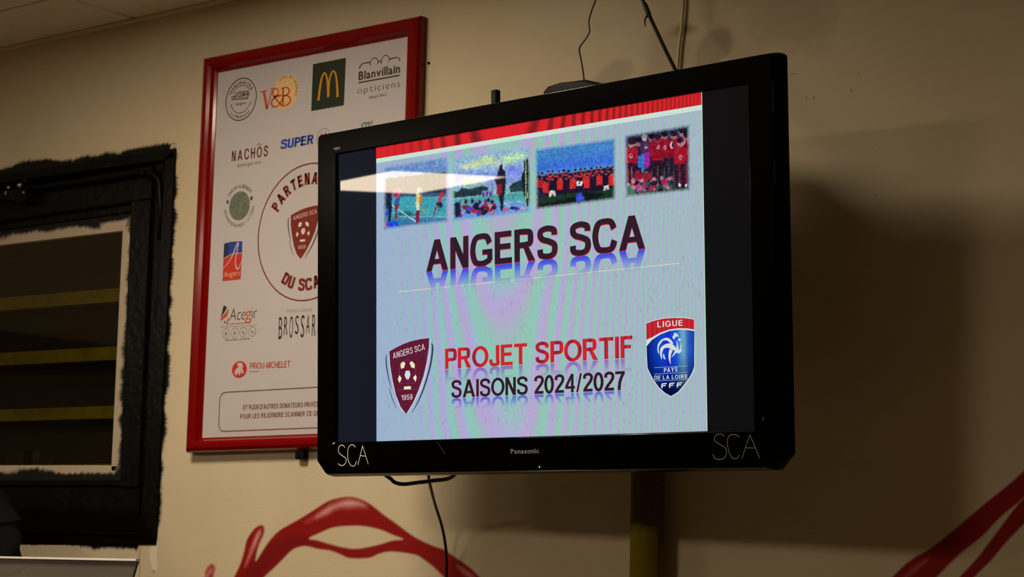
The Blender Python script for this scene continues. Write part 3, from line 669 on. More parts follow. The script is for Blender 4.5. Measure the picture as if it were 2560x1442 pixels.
# wine and beer letters before a pale disc
A = Flat(POSTER, (500, 100), 5.767)
A.circle((1235, 745), 248, ink(232, 196, 140), None, -1)
A.arc('VINS ET BIERES', (1235, 745), 196, 52, 150, 36, ink(120, 92, 50), .01)
for pts, w_ in (([(922, 742), (966, 985)], 44), ([(964, 1000), (1048, 700)], 18), ([(872, 752), (968, 726)], 15), ([(1012, 706), (1082, 692)], 13)): A.stroke(pts, w_, ORG, 1)
def bee(x, yt, yb, s_=1.0, sh=0):                     # a B as stem and two bowls
    H = yb-yt
    A.stroke([(x, yt), (x-4, yb)], 34*s_, ORG, 1)
    A.stroke([(x-26, yt+10), (x+50*s_, yt-6), (x+88*s_, yt+30), (x+84*s_, yt+H*.28), (x+40*s_, yt+H*.44), (x, yt+H*.47)], [16, 18, 28, 30, 20, 16], ORG, 1, True)
    A.stroke([(x, yt+H*.47), (x+55*s_, yt+H*.44), (x+104*s_, yt+H*.62), (x+94*s_, yt+H*.86), (x+40*s_, yb+2), (x-28, yb+16)], [16, 18, 30, 32, 20, 16], ORG, 1, True)
bee(1200, 690, 940, 1.0)
A.stroke([(1180, 940), (1120, 880), (1060, 800), (1062, 730), (1100, 700), (1135, 735), (1110, 800), (1050, 860), (1030, 920), (1070, 965), (1130, 945), (1180, 870), (1200, 840)], [24, 26, 26, 26, 18, 20, 22, 26, 28, 24, 20, 18, 14], ORG, 1, True)
A.stroke([(1070, 820), (1170, 795)], 34, ORG, 1)
A.build('orange_letter_logo', sheet)
# golden arches on dark green
A = Flat(POSTER, (760, 60), 5.15)
A.poly([(118, 518), (540, 436), (514, 1046), (94, 1122)], GRN, 0)
A.stroke([(188, 985), (204, 850), (224, 720), (250, 650), (268, 632), (288, 660), (304, 740), (312, 850), (314, 938)], [38, 34, 30, 26, 24, 26, 30, 34, 38], YEL, 1, True)
A.stroke([(314, 938), (318, 850), (330, 720), (358, 630), (382, 608), (408, 640), (424, 740), (432, 850), (434, 940)], [38, 34, 30, 26, 24, 26, 30, 34, 38], YEL, 2, True)
A.build('green_arch_logo', sheet)
# optician
A = Flat(POSTER, (760, 60), 5.15)
A.text('Blanvillain', (704, 726), (1236, 626), 112, INK, .022, .12)
A.stroke([(700, 758), (1234, 660)], 17, INK, 1); A.text('opticiens', (690, 900), (1236, 806), 86, ink(96, 84, 76), -.012, .3); A.text('depuis 1963', (832, 962), (1062, 926), 38, ink(110, 98, 88), 0, .15)
A.circle((904, 502), 66, INK, 11, 1, -25, 205); A.circle((1048, 472), 66, INK, 11, 1, -25, 205)
A.stroke([(950, 512), (968, 478), (985, 480), (998, 512)], 11, INK, 1, True)
A.stroke([(716, 578), (724, 545), (765, 508), (850, 494)], [16, 15, 12, 18], INK, 1, True); A.stroke([(1100, 452), (1170, 436), (1215, 436), (1240, 475)], [18, 14, 12, 17], INK, 1, True)
A.build('optician_logo', sheet)
# little green and red mark above the television
A = Flat(POSTER, (760, 60), 5.15)
A.stroke([(800, 1268), (775, 1275), (745, 1300), (750, 1330)], 16, ink(40, 110, 90), 1, True); A.stroke([(790, 1315), (812, 1275), (838, 1262), (834, 1310)], 15, ink(30, 70, 60), 1)
A.stroke([(850, 1282), (885, 1245), (870, 1292)], 14, RED_, 1); A.build('bank_logo', sheet)
# mexican shop and supermarket
A = Flat(POSTER, (540, 300), 4.8067)
A.text('NACHOS', (190, 500), (622, 432), 126, ink(100, 36, 26), 'b.2', .42); A.stroke([(492, 306), (520, 282), (552, 296)], 7, ink(150, 120, 60), 1, True); A.stroke([(502, 312), (522, 296), (545, 306)], 6, ink(150, 120, 60), 1, True)
A.text('#mangersain', (258, 568), (542, 522), 44, ink(140, 106, 92), 0, .2)
A.build('brown_shop_logo', sheet)
A = Flat(POSTER, (540, 300), 4.8067)
A.text('SUPER', (778, 352), (1172, 284), 112, BLU, 'b.27', .1, slant=.08); A.circle((1292, 212), 108, ink(120, 128, 130), 8); A.text('U', (1262, 262), (1322, 250), 100, RED_, .03)
A.build('supermarket_logo', sheet)
# bakers' round tree
A = Flat(POSTER, (540, 300), 4.8067)
C_, R_ = A.circle((283, 1030), 172, ink(112, 120, 104), None, 0)
for k in range(150):
    r_ = R_*math.sqrt(random.random())*.95; t_ = random.random()*6.283; p = C_+r_*np.array([math.cos(t_), math.sin(t_)])
    A.circle(p, R_*random.uniform(.03, .075), ink(*random.choice(((84, 104, 84), (150, 156, 140), (74, 92, 92), (96, 116, 96)))), .0009, 1+k % 3, random.uniform(0, 180), random.uniform(190, 350), local=True)
A.arc('SARAN & BENOIT', (283, 1030), 212, 90, 108, 44, ink(60, 72, 56), .01, True); A.arc('ARTISANS BOULANGERS - PATISSIERS', (283, 1030), 256, 270, 168, 42, ink(132, 124, 110), .0, False)
A.circle((428, 940), 26, ink(50, 66, 40), None, 1, ex=.7); A.circle((140, 985), 24, ink(60, 60, 40), None, 1, ex=.7)
A.build('bakery_logo', sheet)
# big partners' circle
A = Flat(POSTER, (640, 400), 4.005)
cc = A.uv((545, 725)); R0_ = 683*A.pl.scale(A.px((400, 725)))/A.z
pc = A.uv((22, 790)); top = A.uv((545, 35)); bot = A.uv((415, 1413)); rr = (top[1]-bot[1])/2; cc = np.array([pc[0]+rr, (top[1]+bot[1])/2])
A.circle(cc, rr, MAR, .0028, local=True)
def arc_local(A, t, C, R, mid, span, h, m, bold, top=True):
    o = A.uv; sc = 1.0; sv = A.pl.scale; A.uv = lambda p: np.array(p); A.pl.scale_ = None
    px_ = A.px; A.px = lambda p: (0, 0); pl_s = A.pl.scale
    A.pl = type('P', (), {'scale': staticmethod(lambda q: A.z)})(); keep = POSTER
    A.arc(t, C, R, mid, span, h, m, bold, top); A.pl = keep; A.uv = o; A.px = px_
pa = A.uv((215, 512)); ra = np.linalg.norm(pa-cc); hcap = 118*POSTER.scale((700, 500))/4.005
angP = math.degrees(math.atan2(*(A.uv((190, 470))-cc)[::-1])); angN = math.degrees(math.atan2(*(A.uv((500, 240))-cc)[::-1]))
step = (angP-angN)/5.0
arc_local(A, 'PARTENAIRES', cc, ra-.004, angP-step*5, step*10.6, hcap, MAR, 'b.3')
pd = A.uv((290, 1180)); rd = np.linalg.norm(A.uv((348, 1285))-cc)
aD = math.degrees(math.atan2(*(A.uv((292, 1180))-cc)[::-1])); aS = math.degrees(math.atan2(*(A.uv((545, 1200))-cc)[::-1]))
stp = (aS-aD)/4.1
arc_local(A, 'DU SCA', cc, rd, aD+stp*2.6, stp*5.7, hcap, MAR, 'b.3', False)
A.build('partners_circle', sheet)
def crest(P, org, z, parent, cols, name, banded_=None, layer=.0004):
    """the club's crest, traced once from the television picture; org and z place that tracing"""
    body, white, yel, dark, text_m, line_m = cols
    A = Flat(P, org, z, layer)
    A.poly([(203, 352), (290, 300), (400, 245), (520, 200), (660, 168), (802, 150), (796, 290), (760, 520), (715, 720), (640, 930), (560, 1120), (455, 1288), (370, 1180), (300, 1000), (250, 780), (215, 560)], body, 1)
    A.stroke([(200, 370), (214, 600), (250, 800), (300, 1010), (370, 1190), (420, 1270)], [6, 12, 16, 16, 14, 6], white, 0, True)
    A.stroke([(812, 170), (800, 400), (770, 560), (720, 760), (650, 950), (580, 1090), (480, 1275)], [8, 14, 18, 20, 20, 16, 8], white, 0, True)
    A.stroke([(165, 400), (152, 460), (165, 600), (195, 770), (235, 912)], [10, 22, 24, 18, 8], dark, 0, True)
    A.stroke([(200, 905), (230, 1010), (270, 1120), (308, 1208)], [10, 14, 12, 6], dark, 0, True)
    A.stroke([(838, 228), (852, 290), (838, 450), (800, 640), (740, 840), (670, 1030), (545, 1275)], [16, 34, 34, 32, 30, 24, 8], dark, 0, True)
    A.text('ANGERS SCA', (262, 462), (740, 322), 92, text_m, 'b.15', .2, 3)
    A.stroke([(285, 500), (520, 430), (760, 370)], 5, dark, 2, True)
    for pts in ([(372, 540), (405, 502), (445, 522), (425, 598), (380, 610)], [(508, 520), (545, 496), (588, 545), (582, 604), (535, 590)], [(452, 640), (508, 640), (522, 705), (495, 768), (460, 768), (434, 710)],
                [(355, 705), (390, 755), (358, 825), (332, 770)], [(598, 700), (616, 740), (600, 810), (560, 745)], [(424, 878), (528, 872), (528, 918), (424, 922)]):
        A.poly(pts, white if pts[0][0] == 452 else yel, 3)
    A.circle((473, 665), 188, line_m, 7, 2, -22, 212, ex=.94)
    A.stroke([(318, 930), (632, 910)], 6, line_m, 2); A.stroke([(440, 788), (512, 782)], 5, line_m, 2); A.stroke([(350, 838), (600, 822)], 4, line_m, 2)
    A.text('1959', (388, 1086), (552, 1070), 80, text_m, 'b.15', .22, 3)
    return A.build(name, parent)
# same crest on the poster, mapped by its own four corners
class Mapped(Plane):
    def __init__(s, pl, src, dst):                    # src zoom points of the crest, dst photograph pixels
        s.pl = pl; s.M = pl.M; s.O = pl.O
        d = np.array([pl.uv(p) for p in dst]); t = np.array([TVP.uv((940+p[0]/6.01, 820+p[1]/6.01)) for p in src])
        A_ = np.c_[t, np.ones(len(t))]; s.T = np.linalg.lstsq(A_, d, rcond=None)[0]
    def uv(s, q): t = TVP.uv(q); return np.array([t[0], t[1], 1]) @ s.T
Zc = lambda a, b: (640+a/4.005, 400+b/4.005)
MP = Mapped(POSTER, [(203, 352), (455, 1288), (455, 700), (424, 922), (262, 462), (388, 1086)], [Zc(352, 556), Zc(446, 990), Zc(465, 712), Zc(440, 820), Zc(374, 600), Zc(422, 893)])
crest(MP, (940, 820), 6.01, sheet, (MAR, ink(214, 204, 196), ink(222, 214, 206), ink(66, 58, 48), ink(214, 200, 192), ink(150, 80, 76)), 'club_crest')
# city logo
A = Flat(POSTER, (520, 580), 5.15)
A.poly([(210, 150), (300, 125), (443, 118), (440, 270), (330, 280), (260, 310), (200, 345)], ink(42, 70, 156), 0); A.poly([(210, 150), (270, 133), (262, 300), (200, 345)], ink(40, 52, 78), 1)
A.poly([(200, 345), (260, 310), (330, 280), (440, 270), (420, 608), (190, 632)], ink(196, 56, 38), 0)
A.stroke([(198, 350), (260, 308), (330, 278), (441, 268)], 9, PAP, 2, True)
A.stroke([(196, 470), (260, 400), (320, 300), (370, 170), (395, 145), (380, 230), (358, 350), (362, 440), (385, 475), (415, 430), (436, 360)], [8, 12, 16, 22, 20, 18, 16, 20, 22, 12, 6], PAP, 3, True)
A.text('Angers', (208, 582), (410, 556), 70, ink(220, 180, 150), 0, .1, 3); A.build('city_logo', sheet)
# air contractor with four little icons
A = Flat(POSTER, (520, 580), 5.15)
A.poly([(205, 940), (248, 970), (165, 1105)], INK, 1); A.poly([(272, 985), (248, 1080), (165, 1145), (160, 1120)], ORG, 1); A.poly([(255, 1110), (270, 1112), (252, 1195), (236, 1190)], ORG, 1); A.poly([(205, 1165), (228, 1135), (222, 1175)], INK, 1)
A.text('Ace', (275, 1138), (478, 1124), 150, ink(84, 70, 60), -.012, .1, slant=.1); A.text('g', (480, 1118), (556, 1114), 150, ORG, -.008); A.text('ir', (562, 1110), (628, 1104), 150, ink(84, 70, 60), -.012, .2)
A.stroke([(270, 1186), (550, 1164), (552, 1110)], 8, ORG, 1)
A.text('Ramonage Climatisation Service Poêle à bois', (162, 1228), (630, 1202), 16, GREY, 0, .2)
for k, cx in enumerate((233, 347, 456, 571)):
    cy = 1305-k*8; A.circle((cx, cy), 62, ink(110, 96, 84), 5)
    A.stroke([(cx-8, cy+24), (cx+4, cy-22), (cx+10, cy+10)] if k < 2 else [(cx-18, cy-10), (cx+4, cy), (cx+18, cy+18), (cx-8, cy+22)], 14-k*2, ink(84, 72, 62), 1)
A.text('PRES ANGERS - 49 49 49 49', (230, 1402), (536, 1382), 20, ink(84, 72, 62), .01, .2); A.build('air_company_logo', sheet)
# joinery
A = Flat(POSTER, (520, 580), 5.15)
A.text('MENUISERIE', (1016, 1038), (1340, 1020), 38, ink(140, 126, 112), -.01, .5)
x_ = [908, 978, 1046, 1120, 1192, 1262, 1338, 1412, 1480]; bt = [1378, 1326, 1364, 1312, 1354, 1304, 1340, 1300, 1330]; tp = [1098, 1092, 1086, 1080, 1074, 1068, 1062, 1056, 1050]
for i_, ch in enumerate('BROSSARD'): A.text(ch, (x_[i_], bt[i_]), (x_[i_]+46, bt[i_]-4), bt[i_]-tp[i_], ink(40, 32, 26), -.006, .1)
A.build('joinery_logo', sheet)
# bakery red oval
A = Flat(POSTER, (460, 860), 4.8075)
A.circle((667, 305), 100, RED_, None, ex=1.25)
A.poly([(640, 235), (690, 225), (712, 260), (705, 300), (722, 345), (700, 352), (690, 330), (668, 375), (650, 345), (628, 378), (610, 345), (628, 300), (655, 275)], PAP, 1, True)
A.text('PRIOU-MICHELET', (792, 300), (1276, 276), 74, ink(196, 60, 56), 'b.17', .14); A.text('Boulangerie', (792, 338), (906, 332), 18, GREY, .01, .2); A.build('red_oval_logo', sheet)
# boxed lines at the bottom
A = Flat(POSTER, (460, 860), 4.8075)
a = A.uv((430, 580)); b_ = A.uv((430, 1050)); l0 = A.uv((425, 800))[0]; l1 = .235; r_ = .016; t0, t1 = A.uv((520, 578))[1], A.uv((490, 1048))[1]
P_ = [(l0+r_-r_*math.cos(t)*1, t0-r_+r_*math.sin(t)) for t in np.linspace(0, math.pi/2, 7)]+[(l1-r_+r_*math.sin(t), t0-r_+r_*math.cos(t)) for t in np.linspace(0, math.pi/2, 7)]
P_ += [(l1-r_+r_*math.cos(t), t1+r_-r_*math.sin(t)) for t in np.linspace(0, math.pi/2, 7)]+[(l0+r_-r_*math.sin(t), t1+r_-r_*math.cos(t)) for t in np.linspace(0, math.pi/2, 7)]
A.stroke(P_, .0019, ink(112, 52, 44), 0, local=True, closed=True)
A.text("ET PLEIN D'AUTRES DONATEURS PRIVÉS", (712, 790), (1608, 750), 58, ink(142, 94, 82), 'b.22', .18); A.text('POUR LES REJOINDRE SCANNER CE QR CODE', (676, 898), (1785, 850), 58, ink(142, 94, 82), 'b.22', .18)
A.build('donor_note', sheet)

# ================================================================== TELEVISION
TVM = TVP.matrix()
tv = empty('television', 'black flat television with a lit club presentation slide, tilted forward on the cream wall', 'television', TVM)
FRONT = Plane(TVP.M, TVP.O-TVP.M[:, 1]*.006)
sc_ = [TVP.uv(p) for p in ((846, 385), (1876, 210), (1890, 1075), (845, 1106))]
su0, su1 = (sc_[0][0]+sc_[3][0])/2, (sc_[1][0]+sc_[2][0])/2; sv0, sv1 = (sc_[2][1]+sc_[3][1])/2, (sc_[0][1]+sc_[1][1])/2
fo = [FRONT.uv(p) for p in ((794, 338), (1933, 131), (1946, 1168), (794, 1186))]
fu0, fu1 = fo[0][0], (fo[1][0]+fo[2][0])/2; fv1 = (fo[0][1]+fo[1][1])/2; fv0 = (fo[2][1]+fo[3][1])/2
def outline(u0, u1, v0, v1, r, ch):
    P = []
    for k in range(5): t = math.pi/2*k/4; P.append((u0+r-r*math.cos(t), v1-r+r*math.sin(t)))
    for k in range(5): t = math.pi/2*k/4; P.append((u1-r+r*math.sin(t), v1-r+r*math.cos(t)))
    P += [(u1, v0+ch+.004), (u1-.002, v0+ch), (u1-ch, v0+.002), (u1-ch-.004, v0), (u0+ch+.004, v0), (u0+ch, v0+.002), (u0+.002, v0+ch), (u0, v0+ch+.004)]
    return P
def rect_loop(u0, u1, v0, v1, n):                     # same vertex count as the outline, lying on a rectangle
    return [(u0, v1)]*5+[(u1, v1)]*5+[(u1, v0)]*4+[(u0, v0)]*4
oo = outline(fu0, fu1, fv0, fv1, .008, .022)
def grow(P, d): return [(u+d*(1 if u > (fu0+fu1)/2 else -1), v+d*(1 if v > 0 else -1)) for u, v in P]
bm = bmesh.new()
loops = [(rect_loop(su0, su1, sv0, sv1, 0), .002), (rect_loop(su0, su1, sv0, sv1, 0), -.0045), (rect_loop(su0-.0015, su1+.0015, sv0-.0015, sv1+.0015, 0), -.006),
         (grow(oo, -.002), -.006), (grow(oo, -.0006), -.0054), (oo, -.004), (grow(oo, .002), .004), (grow(oo, .004), .016), (grow(oo, .004), .028), (grow(oo, -.002), .034), (grow(oo, -.03), .036)]
R_ = [[bm.verts.new((u, y, v)) for u, v in P] for P, y in loops]
n = len(oo)
for i in range(len(R_)-1):
    for k in range(n):
        vs = (R_[i][k], R_[i][(k+1) % n], R_[i+1][(k+1) % n], R_[i+1][k])
        try: bm.faces.new(vs)
        except ValueError: pass
bmesh.ops.remove_doubles(bm, verts=bm.verts, dist=1e-6)
bz = from_bm('bezel', bm, M['black_gloss'], tv)
bm = bmesh.new(); box_bm(bm, (fu0+.05, .034, fv0+.06), (fu1-.05, .10, fv1-.04)); bevel(bm, .02, 3); from_bm('rear_shell', bm, M['black_mat'], tv)
box('screen', (su0-.001, .0004, sv0-.001), (su1+.001, .002, sv1+.001), M['black_gloss'], tv)
# picture bars left and right of the slide, dimly lit
def quad(name, u0, u1, v0, v1, m, parent, lay):
    me = bpy.data.meshes.new(name); me.from_pydata([(u0, -lay, v0), (u1, -lay, v0), (u1, -lay, v1), (u0, -lay, v1)], [], [(0, 1, 2, 3)]); return link(name, me, parent, [m])
m_, nt, b = pic('dark_picture_bar'); tcn = nt.nodes.new('ShaderNodeTexCoord'); sp = nt.nodes.new('ShaderNodeSeparateXYZ'); nt.links.new(tcn.outputs['Object'], sp.inputs[0])
rp = nt.nodes.new('ShaderNodeValToRGB'); rp.color_ramp.elements[0].color = L4(21, 25, 35); rp.color_ramp.elements[1].color = L4(13, 12, 12); nt.links.new(math_node(nt, 'ADD', sp.outputs[0], .5), rp.inputs[0])
nt.links.new(rp.outputs[0], b.inputs['Emission Color']); M['bars'] = m_
quad('picture', su0+.0004, su1-.0004, sv0+.0004, sv1-.0004, M['bars'], tv, -.0002)
sl_ = [TVP.uv(p) for p in ((941, 374), (1754, 233), (1770, 1077), (941, 1103))]
s0, s1 = (sl_[0][0]+sl_[3][0])/2, (sl_[1][0]+sl_[2][0])/2
slide = quad('slide', s0, s1, sv0+.0004, sv1-.0004, M['slide'], tv, 0.0)
A = Flat(TVP, layer=.0002)
v_r = (TVP.uv((941, 396))[1]+TVP.uv((1754, 263))[1])/2; v_w = (TVP.uv((941, 408))[1]+TVP.uv((1752, 275))[1])/2; tp_ = sv1-.0004
A.poly([(s0, tp_), (s1, tp_), (s1, v_r), (s0, v_r)], M['hdr_red'], 0, local=True); A.poly([(s0, v_r), (s1, v_r), (s1, v_w), (s0, v_w)], M['hdr_white'], 0, local=True)
A.poly([(s1-.0012, tp_), (s1, tp_), (s1, sv0+.0004), (s1-.0012, sv0+.0004)], glow(190, 220, 170), 1, local=True)
A.build('slide_header', slide)
A = Flat(TVP, layer=.0002); A.stroke([(995, 729.5), (1698, 658)], 2.6, M['txt_line'], 0); A.build('slide_rule', slide)
def heading(name, t, zo, zs, p0, p1, cap, m, bold, track, rc, rh, rs, edge=None):
    A = Flat(TVP, zo, zs, .0003)
    a, b_, h = A.text(t, p0, p1, cap, m, bold, track, 1)
    if edge: A.text(t, (p0[0]-3, p0[1]+9), (p1[0]+3, p1[1]+9), cap, edge, bold, track, 0)
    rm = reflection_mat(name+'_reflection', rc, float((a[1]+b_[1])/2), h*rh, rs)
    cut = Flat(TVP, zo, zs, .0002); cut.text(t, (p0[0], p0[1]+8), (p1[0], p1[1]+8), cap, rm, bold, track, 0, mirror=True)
    A.build(name, slide); cut.build('heading_reflection', slide)
heading('main_heading', 'ANGERS SCA', (1040, 520), 4.2667, (112, 678), (2445, 428), 348, M['txt_dark'], 'b.23', .10, (66, 78, 224), .66, 1.15, glow(190, 40, 50))
heading('red_heading', 'PROJET SPORTIF', (1090, 800), 4.6545, (108, 570), (2290, 436), 247, M['txt_red'], 'b.22', .09, (136, 74, 186), .74, .9)
heading('season_heading', 'SAISONS 2024/2027', (1090, 800), 4.6545, (183, 905), (2200, 812), 212, M['txt_dark'], 'b.205', .09, (76, 74, 206), .66, .95)
CM = banded('crest_maroon', (92, 24, 50), (110, 24, 44))
crest(TVP, (940, 820), 6.01, slide, (CM, glow(214, 218, 224), glow(226, 236, 190), glow(38, 52, 92), glow(226, 222, 230), glow(150, 56, 130)), 'club_crest', layer=.0003)
# league shield
A = Flat(TVP, (1580, 770), 6.01, .0003)
WH = glow(214, 220, 214)
outer = [(213, 220), (330, 178), (480, 148), (620, 138), (780, 140), (942, 160), (946, 400), (948, 700), (948, 880), (915, 980), (860, 1070), (780, 1180), (700, 1270), (590, 1335), (500, 1290), (400, 1200), (320, 1090), (260, 980), (226, 900), (218, 700), (216, 450)]
A.poly(outer, WH, 0)
inn = [(222, 575), (300, 480), (420, 400), (560, 345), (700, 325), (838, 330), (940, 345), (938, 700), (938, 876), (905, 970), (850, 1062), (770, 1170), (695, 1258), (590, 1322), (505, 1278), (408, 1190), (330, 1082), (270, 972), (236, 895), (226, 700)]
m_, nt, b = pic('shield_blue'); tcn = nt.nodes.new('ShaderNodeTexCoord'); sp = nt.nodes.new('ShaderNodeSeparateXYZ'); nt.links.new(tcn.outputs['Object'], sp.inputs[0])
ca, cb_ = TVP.uv((1620, 900)), TVP.uv((1738, 900)); mr = nt.nodes.new('ShaderNodeMapRange'); mr.inputs[1].default_value = float(ca[0]); mr.inputs[2].default_value = float(cb_[0]); nt.links.new(sp.outputs[0], mr.inputs[0])
r1 = nt.nodes.new('ShaderNodeValToRGB'); el = r1.color_ramp.elements; el[0].color = L4(8, 20, 110); el[1].color = L4(24, 56, 150); el[0].position = 0; el[1].position = 1
for p, cc_ in ((.3, (14, 70, 205)), (.45, (22, 40, 205)), (.62, (20, 90, 220)), (.76, (110, 170, 190)), (.86, (40, 90, 190))): e2 = el.new(p); e2.color = L4(*cc_)
nt.links.new(mr.outputs[0], r1.inputs[0])
va, vb = TVP.uv((1680, 830))[1], TVP.uv((1680, 975))[1]; mv = nt.nodes.new('ShaderNodeMapRange'); mv.inputs[1].default_value = float(va); mv.inputs[2].default_value = float(vb); nt.links.new(sp.outputs[2], mv.inputs[0])
r2 = nt.nodes.new('ShaderNodeValToRGB'); el = r2.color_ramp.elements; el[0].color = (1, 1, 1, 1); el[0].position = .35; el[1].color = (.06, .06, .07, 1); el[1].position = 1; e2 = el.new(.7); e2.color = (.42, .4, .5, 1)
nt.links.new(mv.outputs[0], r2.inputs[0]); mu = nt.nodes.new('ShaderNodeMix'); mu.data_type = 'RGBA'; mu.blend_type = 'MULTIPLY'; mu.inputs[0].default_value = 1
nt.links.new(r1.outputs[0], mu.inputs[6]); nt.links.new(r2.outputs[0], mu.inputs[7]); nt.links.new(mu.outputs[2], b.inputs['Emission Color'])
A.poly(inn, m_, 1)
A.poly([(218, 232), (330, 190), (480, 158), (620, 148), (780, 150), (936, 170), (938, 322), (840, 306), (700, 302), (560, 322), (420, 372), (300, 440), (220, 475)], M['txt_red'], 1)
A.text('LIGUE', (385, 290), (768, 262), 86, WH, 'b.2', .26, 3)
for pts in ([(385, 600), (395, 540), (440, 480), (500, 450), (550, 450), (600, 490), (622, 535), (600, 545), (550, 500), (520, 485), (470, 490), (430, 540), (405, 600), (410, 690), (388, 650)],
            [(425, 640), (440, 590), (490, 550), (550, 530), (610, 545), (660, 590), (655, 630), (620, 632), (560, 600), (500, 600), (470, 630), (455, 690), (455, 770), (430, 720)],
            [(478, 680), (486, 700), (508, 770), (485, 760), (470, 725)], [(565, 620), (610, 640), (590, 700), (582, 780), (586, 840), (572, 820), (552, 740)],
            [(598, 740), (640, 660), (668, 600), (676, 540), (668, 480), (690, 530), (700, 590), (690, 650), (650, 690)],
            [(620, 460), (612, 430), (625, 410), (640, 370), (655, 378), (660, 370), (690, 395), (700, 430), (680, 425), (655, 440), (640, 465)],
            [(700, 460), (735, 460), (730, 495), (706, 490)], [(736, 510), (748, 560), (730, 620), (722, 600), (735, 560)], [(680, 660), (700, 625), (735, 620), (750, 600), (748, 640), (725, 672), (690, 678)]):
    A.poly(pts, WH, 3, True)
for y_ in (888, 985, 1088): A.stroke([(338, y_+8), (840, y_-22 if y_ < 1000 else y_-16)], 7, glow(150, 180, 210), 2)
A.text('PAYS', (485, 968), (688, 952), 66, WH, 'b.2', .24, 3); A.text('DE LA LOIRE', (340, 1076), (838, 1056), 60, WH, 'b.2', .3, 3)
for k in range(3):
    x_ = 440+k*116; y_ = 1204-k*6
    A.poly([(x_+8, y_), (x_+8, y_-58), (x_+70, y_-62), (x_+66, y_-74), (x_+24, y_-72), (x_+22, y_-46), (x_+62, y_-48), (x_+56, y_-32), (x_+24, y_-30), (x_+22, y_)][0:0] or [(x_+4, y_), (x_+4, y_-50), (x_+14, y_-74), (x_+88, y_-80), (x_+82, y_-62), (x_+26, y_-58), (x_+24, y_-46), (x_+70, y_-50), (x_+64, y_-32), (x_+24, y_-30), (x_+24, y_)], WH, 3)
A.build('league_shield', slide)

# ---- the four photographs on the slide (painted colours)
def photo(corners, step=1.35, soft=9):
    w_ = corners[1][0]-corners[0][0]; h_ = corners[3][1]-corners[0][1]
    q = grid_points(corners, int(w_/step)+1, int(h_/step)+1); c = Canvas(q[..., 0], q[..., 1], (0, 0, 0, 1))
    ny, nx = q.shape[:2]; s = np.linspace(0, 1, nx)[None, :]*w_; t = np.linspace(0, 1, ny)[:, None]*h_
    d = np.minimum(np.minimum(s, w_-s), np.minimum(t, h_-t))+(vnoise(c.x/1.6, c.y/5, 3)-.5)*4
    c.mask = np.clip(d/soft, 0, 1)
    c.x = c.x+(vnoise(q[..., 0]/2.6, q[..., 1]/2.6, 21)-.5)*3.2; c.y = c.y+(vnoise(q[..., 0]/2.6, q[..., 1]/2.6, 22)-.5)*3.4
    return q, c
def done(name, q, c, label):
    g1 = (vnoise(q[..., 0]/1.5, q[..., 1]/1.9, 31)-.5)*34+(vnoise(q[..., 0]/4, q[..., 1]/5, 32)-.5)*26
    c.c[..., :3] = c.c[..., :3]+g1[..., None]*np.array([1, .9, 1.1])*(.35+c.c[..., :3].mean(-1, keepdims=True)/190)
    c.c[..., 3] = c.mask; o = painted(name, TVP, q, c, .0002, M['photo'], slide, drop=False); o['label'] = label
def person(c, x, yh, h, top, leg, skin=(150, 96, 84), hair=(30, 20, 30), w_=1.0):
    """a small standing figure: x centre, yh top of the head, h height in pixels"""
    hd = h*.065
    c.poly([(x-h*.10*w_, yh+h*.19), (x+h*.10*w_, yh+h*.19), (x+h*.105*w_, yh+h*.36), (x+h*.08*w_, yh+h*.54), (x-h*.08*w_, yh+h*.54), (x-h*.105*w_, yh+h*.36)], top, 1.2)
    c.poly([(x-h*.08*w_, yh+h*.52), (x+h*.08*w_, yh+h*.52), (x+h*.07*w_, yh+h), (x+h*.02, yh+h), (x, yh+h*.62), (x-h*.02, yh+h), (x-h*.07*w_, yh+h)], leg, 1.2)
    c.ell(x, yh+h*.10, hd, hd*1.35, skin, 1.0); c.ell(x, yh+h*.06, hd*1.05, hd*.9, hair, 1.0)
z5 = Z((940, 380), 6.4)
# 1: training on a green pitch
q, c = photo([(958, 416), (1122, 388), (1122, 556), (958, 576)])
c.c[..., :3] = (104, 140, 196); c.poly(z5([(0, 440), (1300, 300), (1300, 660), (0, 660)]), (28, 62, 66), 3); c.noise(26, 5, 5)
c.poly(z5([(-60, 655), (1300, 655), (1300, 712), (-60, 722)]), (54, 84, 118), 2)
c.poly(z5([(-60, 716), (1300, 710), (1300, 1300), (-60, 1300)]), (62, 158, 172), 3); c.poly(z5([(-60, 1060), (1300, 1040), (1300, 1300), (-60, 1300)]), (56, 120, 168), 14)
c.poly(z5([(330, 985), (450, 945), (560, 950), (640, 1010), (620, 1040), (380, 1010)]), (34, 100, 134), 3); c.noise(16, 2, 2)
c.line(z5([(250, 840), (630, 1110)]), 2.2, (206, 218, 206)); c.line(z5([(380, 1030), (1300, 1035)]), 1.3, (150, 200, 178))
c.poly(z5([(120, 540), (215, 540), (250, 650), (258, 900), (230, 1120), (190, 1130), (200, 1000), (180, 880), (140, 1160), (110, 1100)]), (22, 30, 58), 2)
c.poly(z5([(300, 590), (385, 560), (400, 660), (380, 760), (320, 750), (300, 680)]), (178, 44, 96), 2); c.line(z5([(300, 600), (275, 690), (250, 720)]), 2.4, (186, 110, 130)); c.line(z5([(385, 600), (385, 680), (350, 720)]), 2.2, (190, 120, 130))
c.poly(z5([(310, 740), (385, 740), (370, 840), (305, 850)]), (36, 92, 160), 2); c.poly(z5([(305, 840), (370, 840), (335, 950), (345, 1060), (300, 1070), (310, 960)]), (130, 36, 66), 2)
c.poly(z5([(670, 560), (735, 590), (735, 700), (700, 830), (640, 830), (640, 720)]), (208, 204, 122), 2); c.poly(z5([(700, 680), (740, 690), (735, 820), (690, 860)]), (200, 110, 50), 2); c.poly(z5([(700, 560), (735, 580), (735, 680), (690, 680)]), (80, 100, 160), 2)
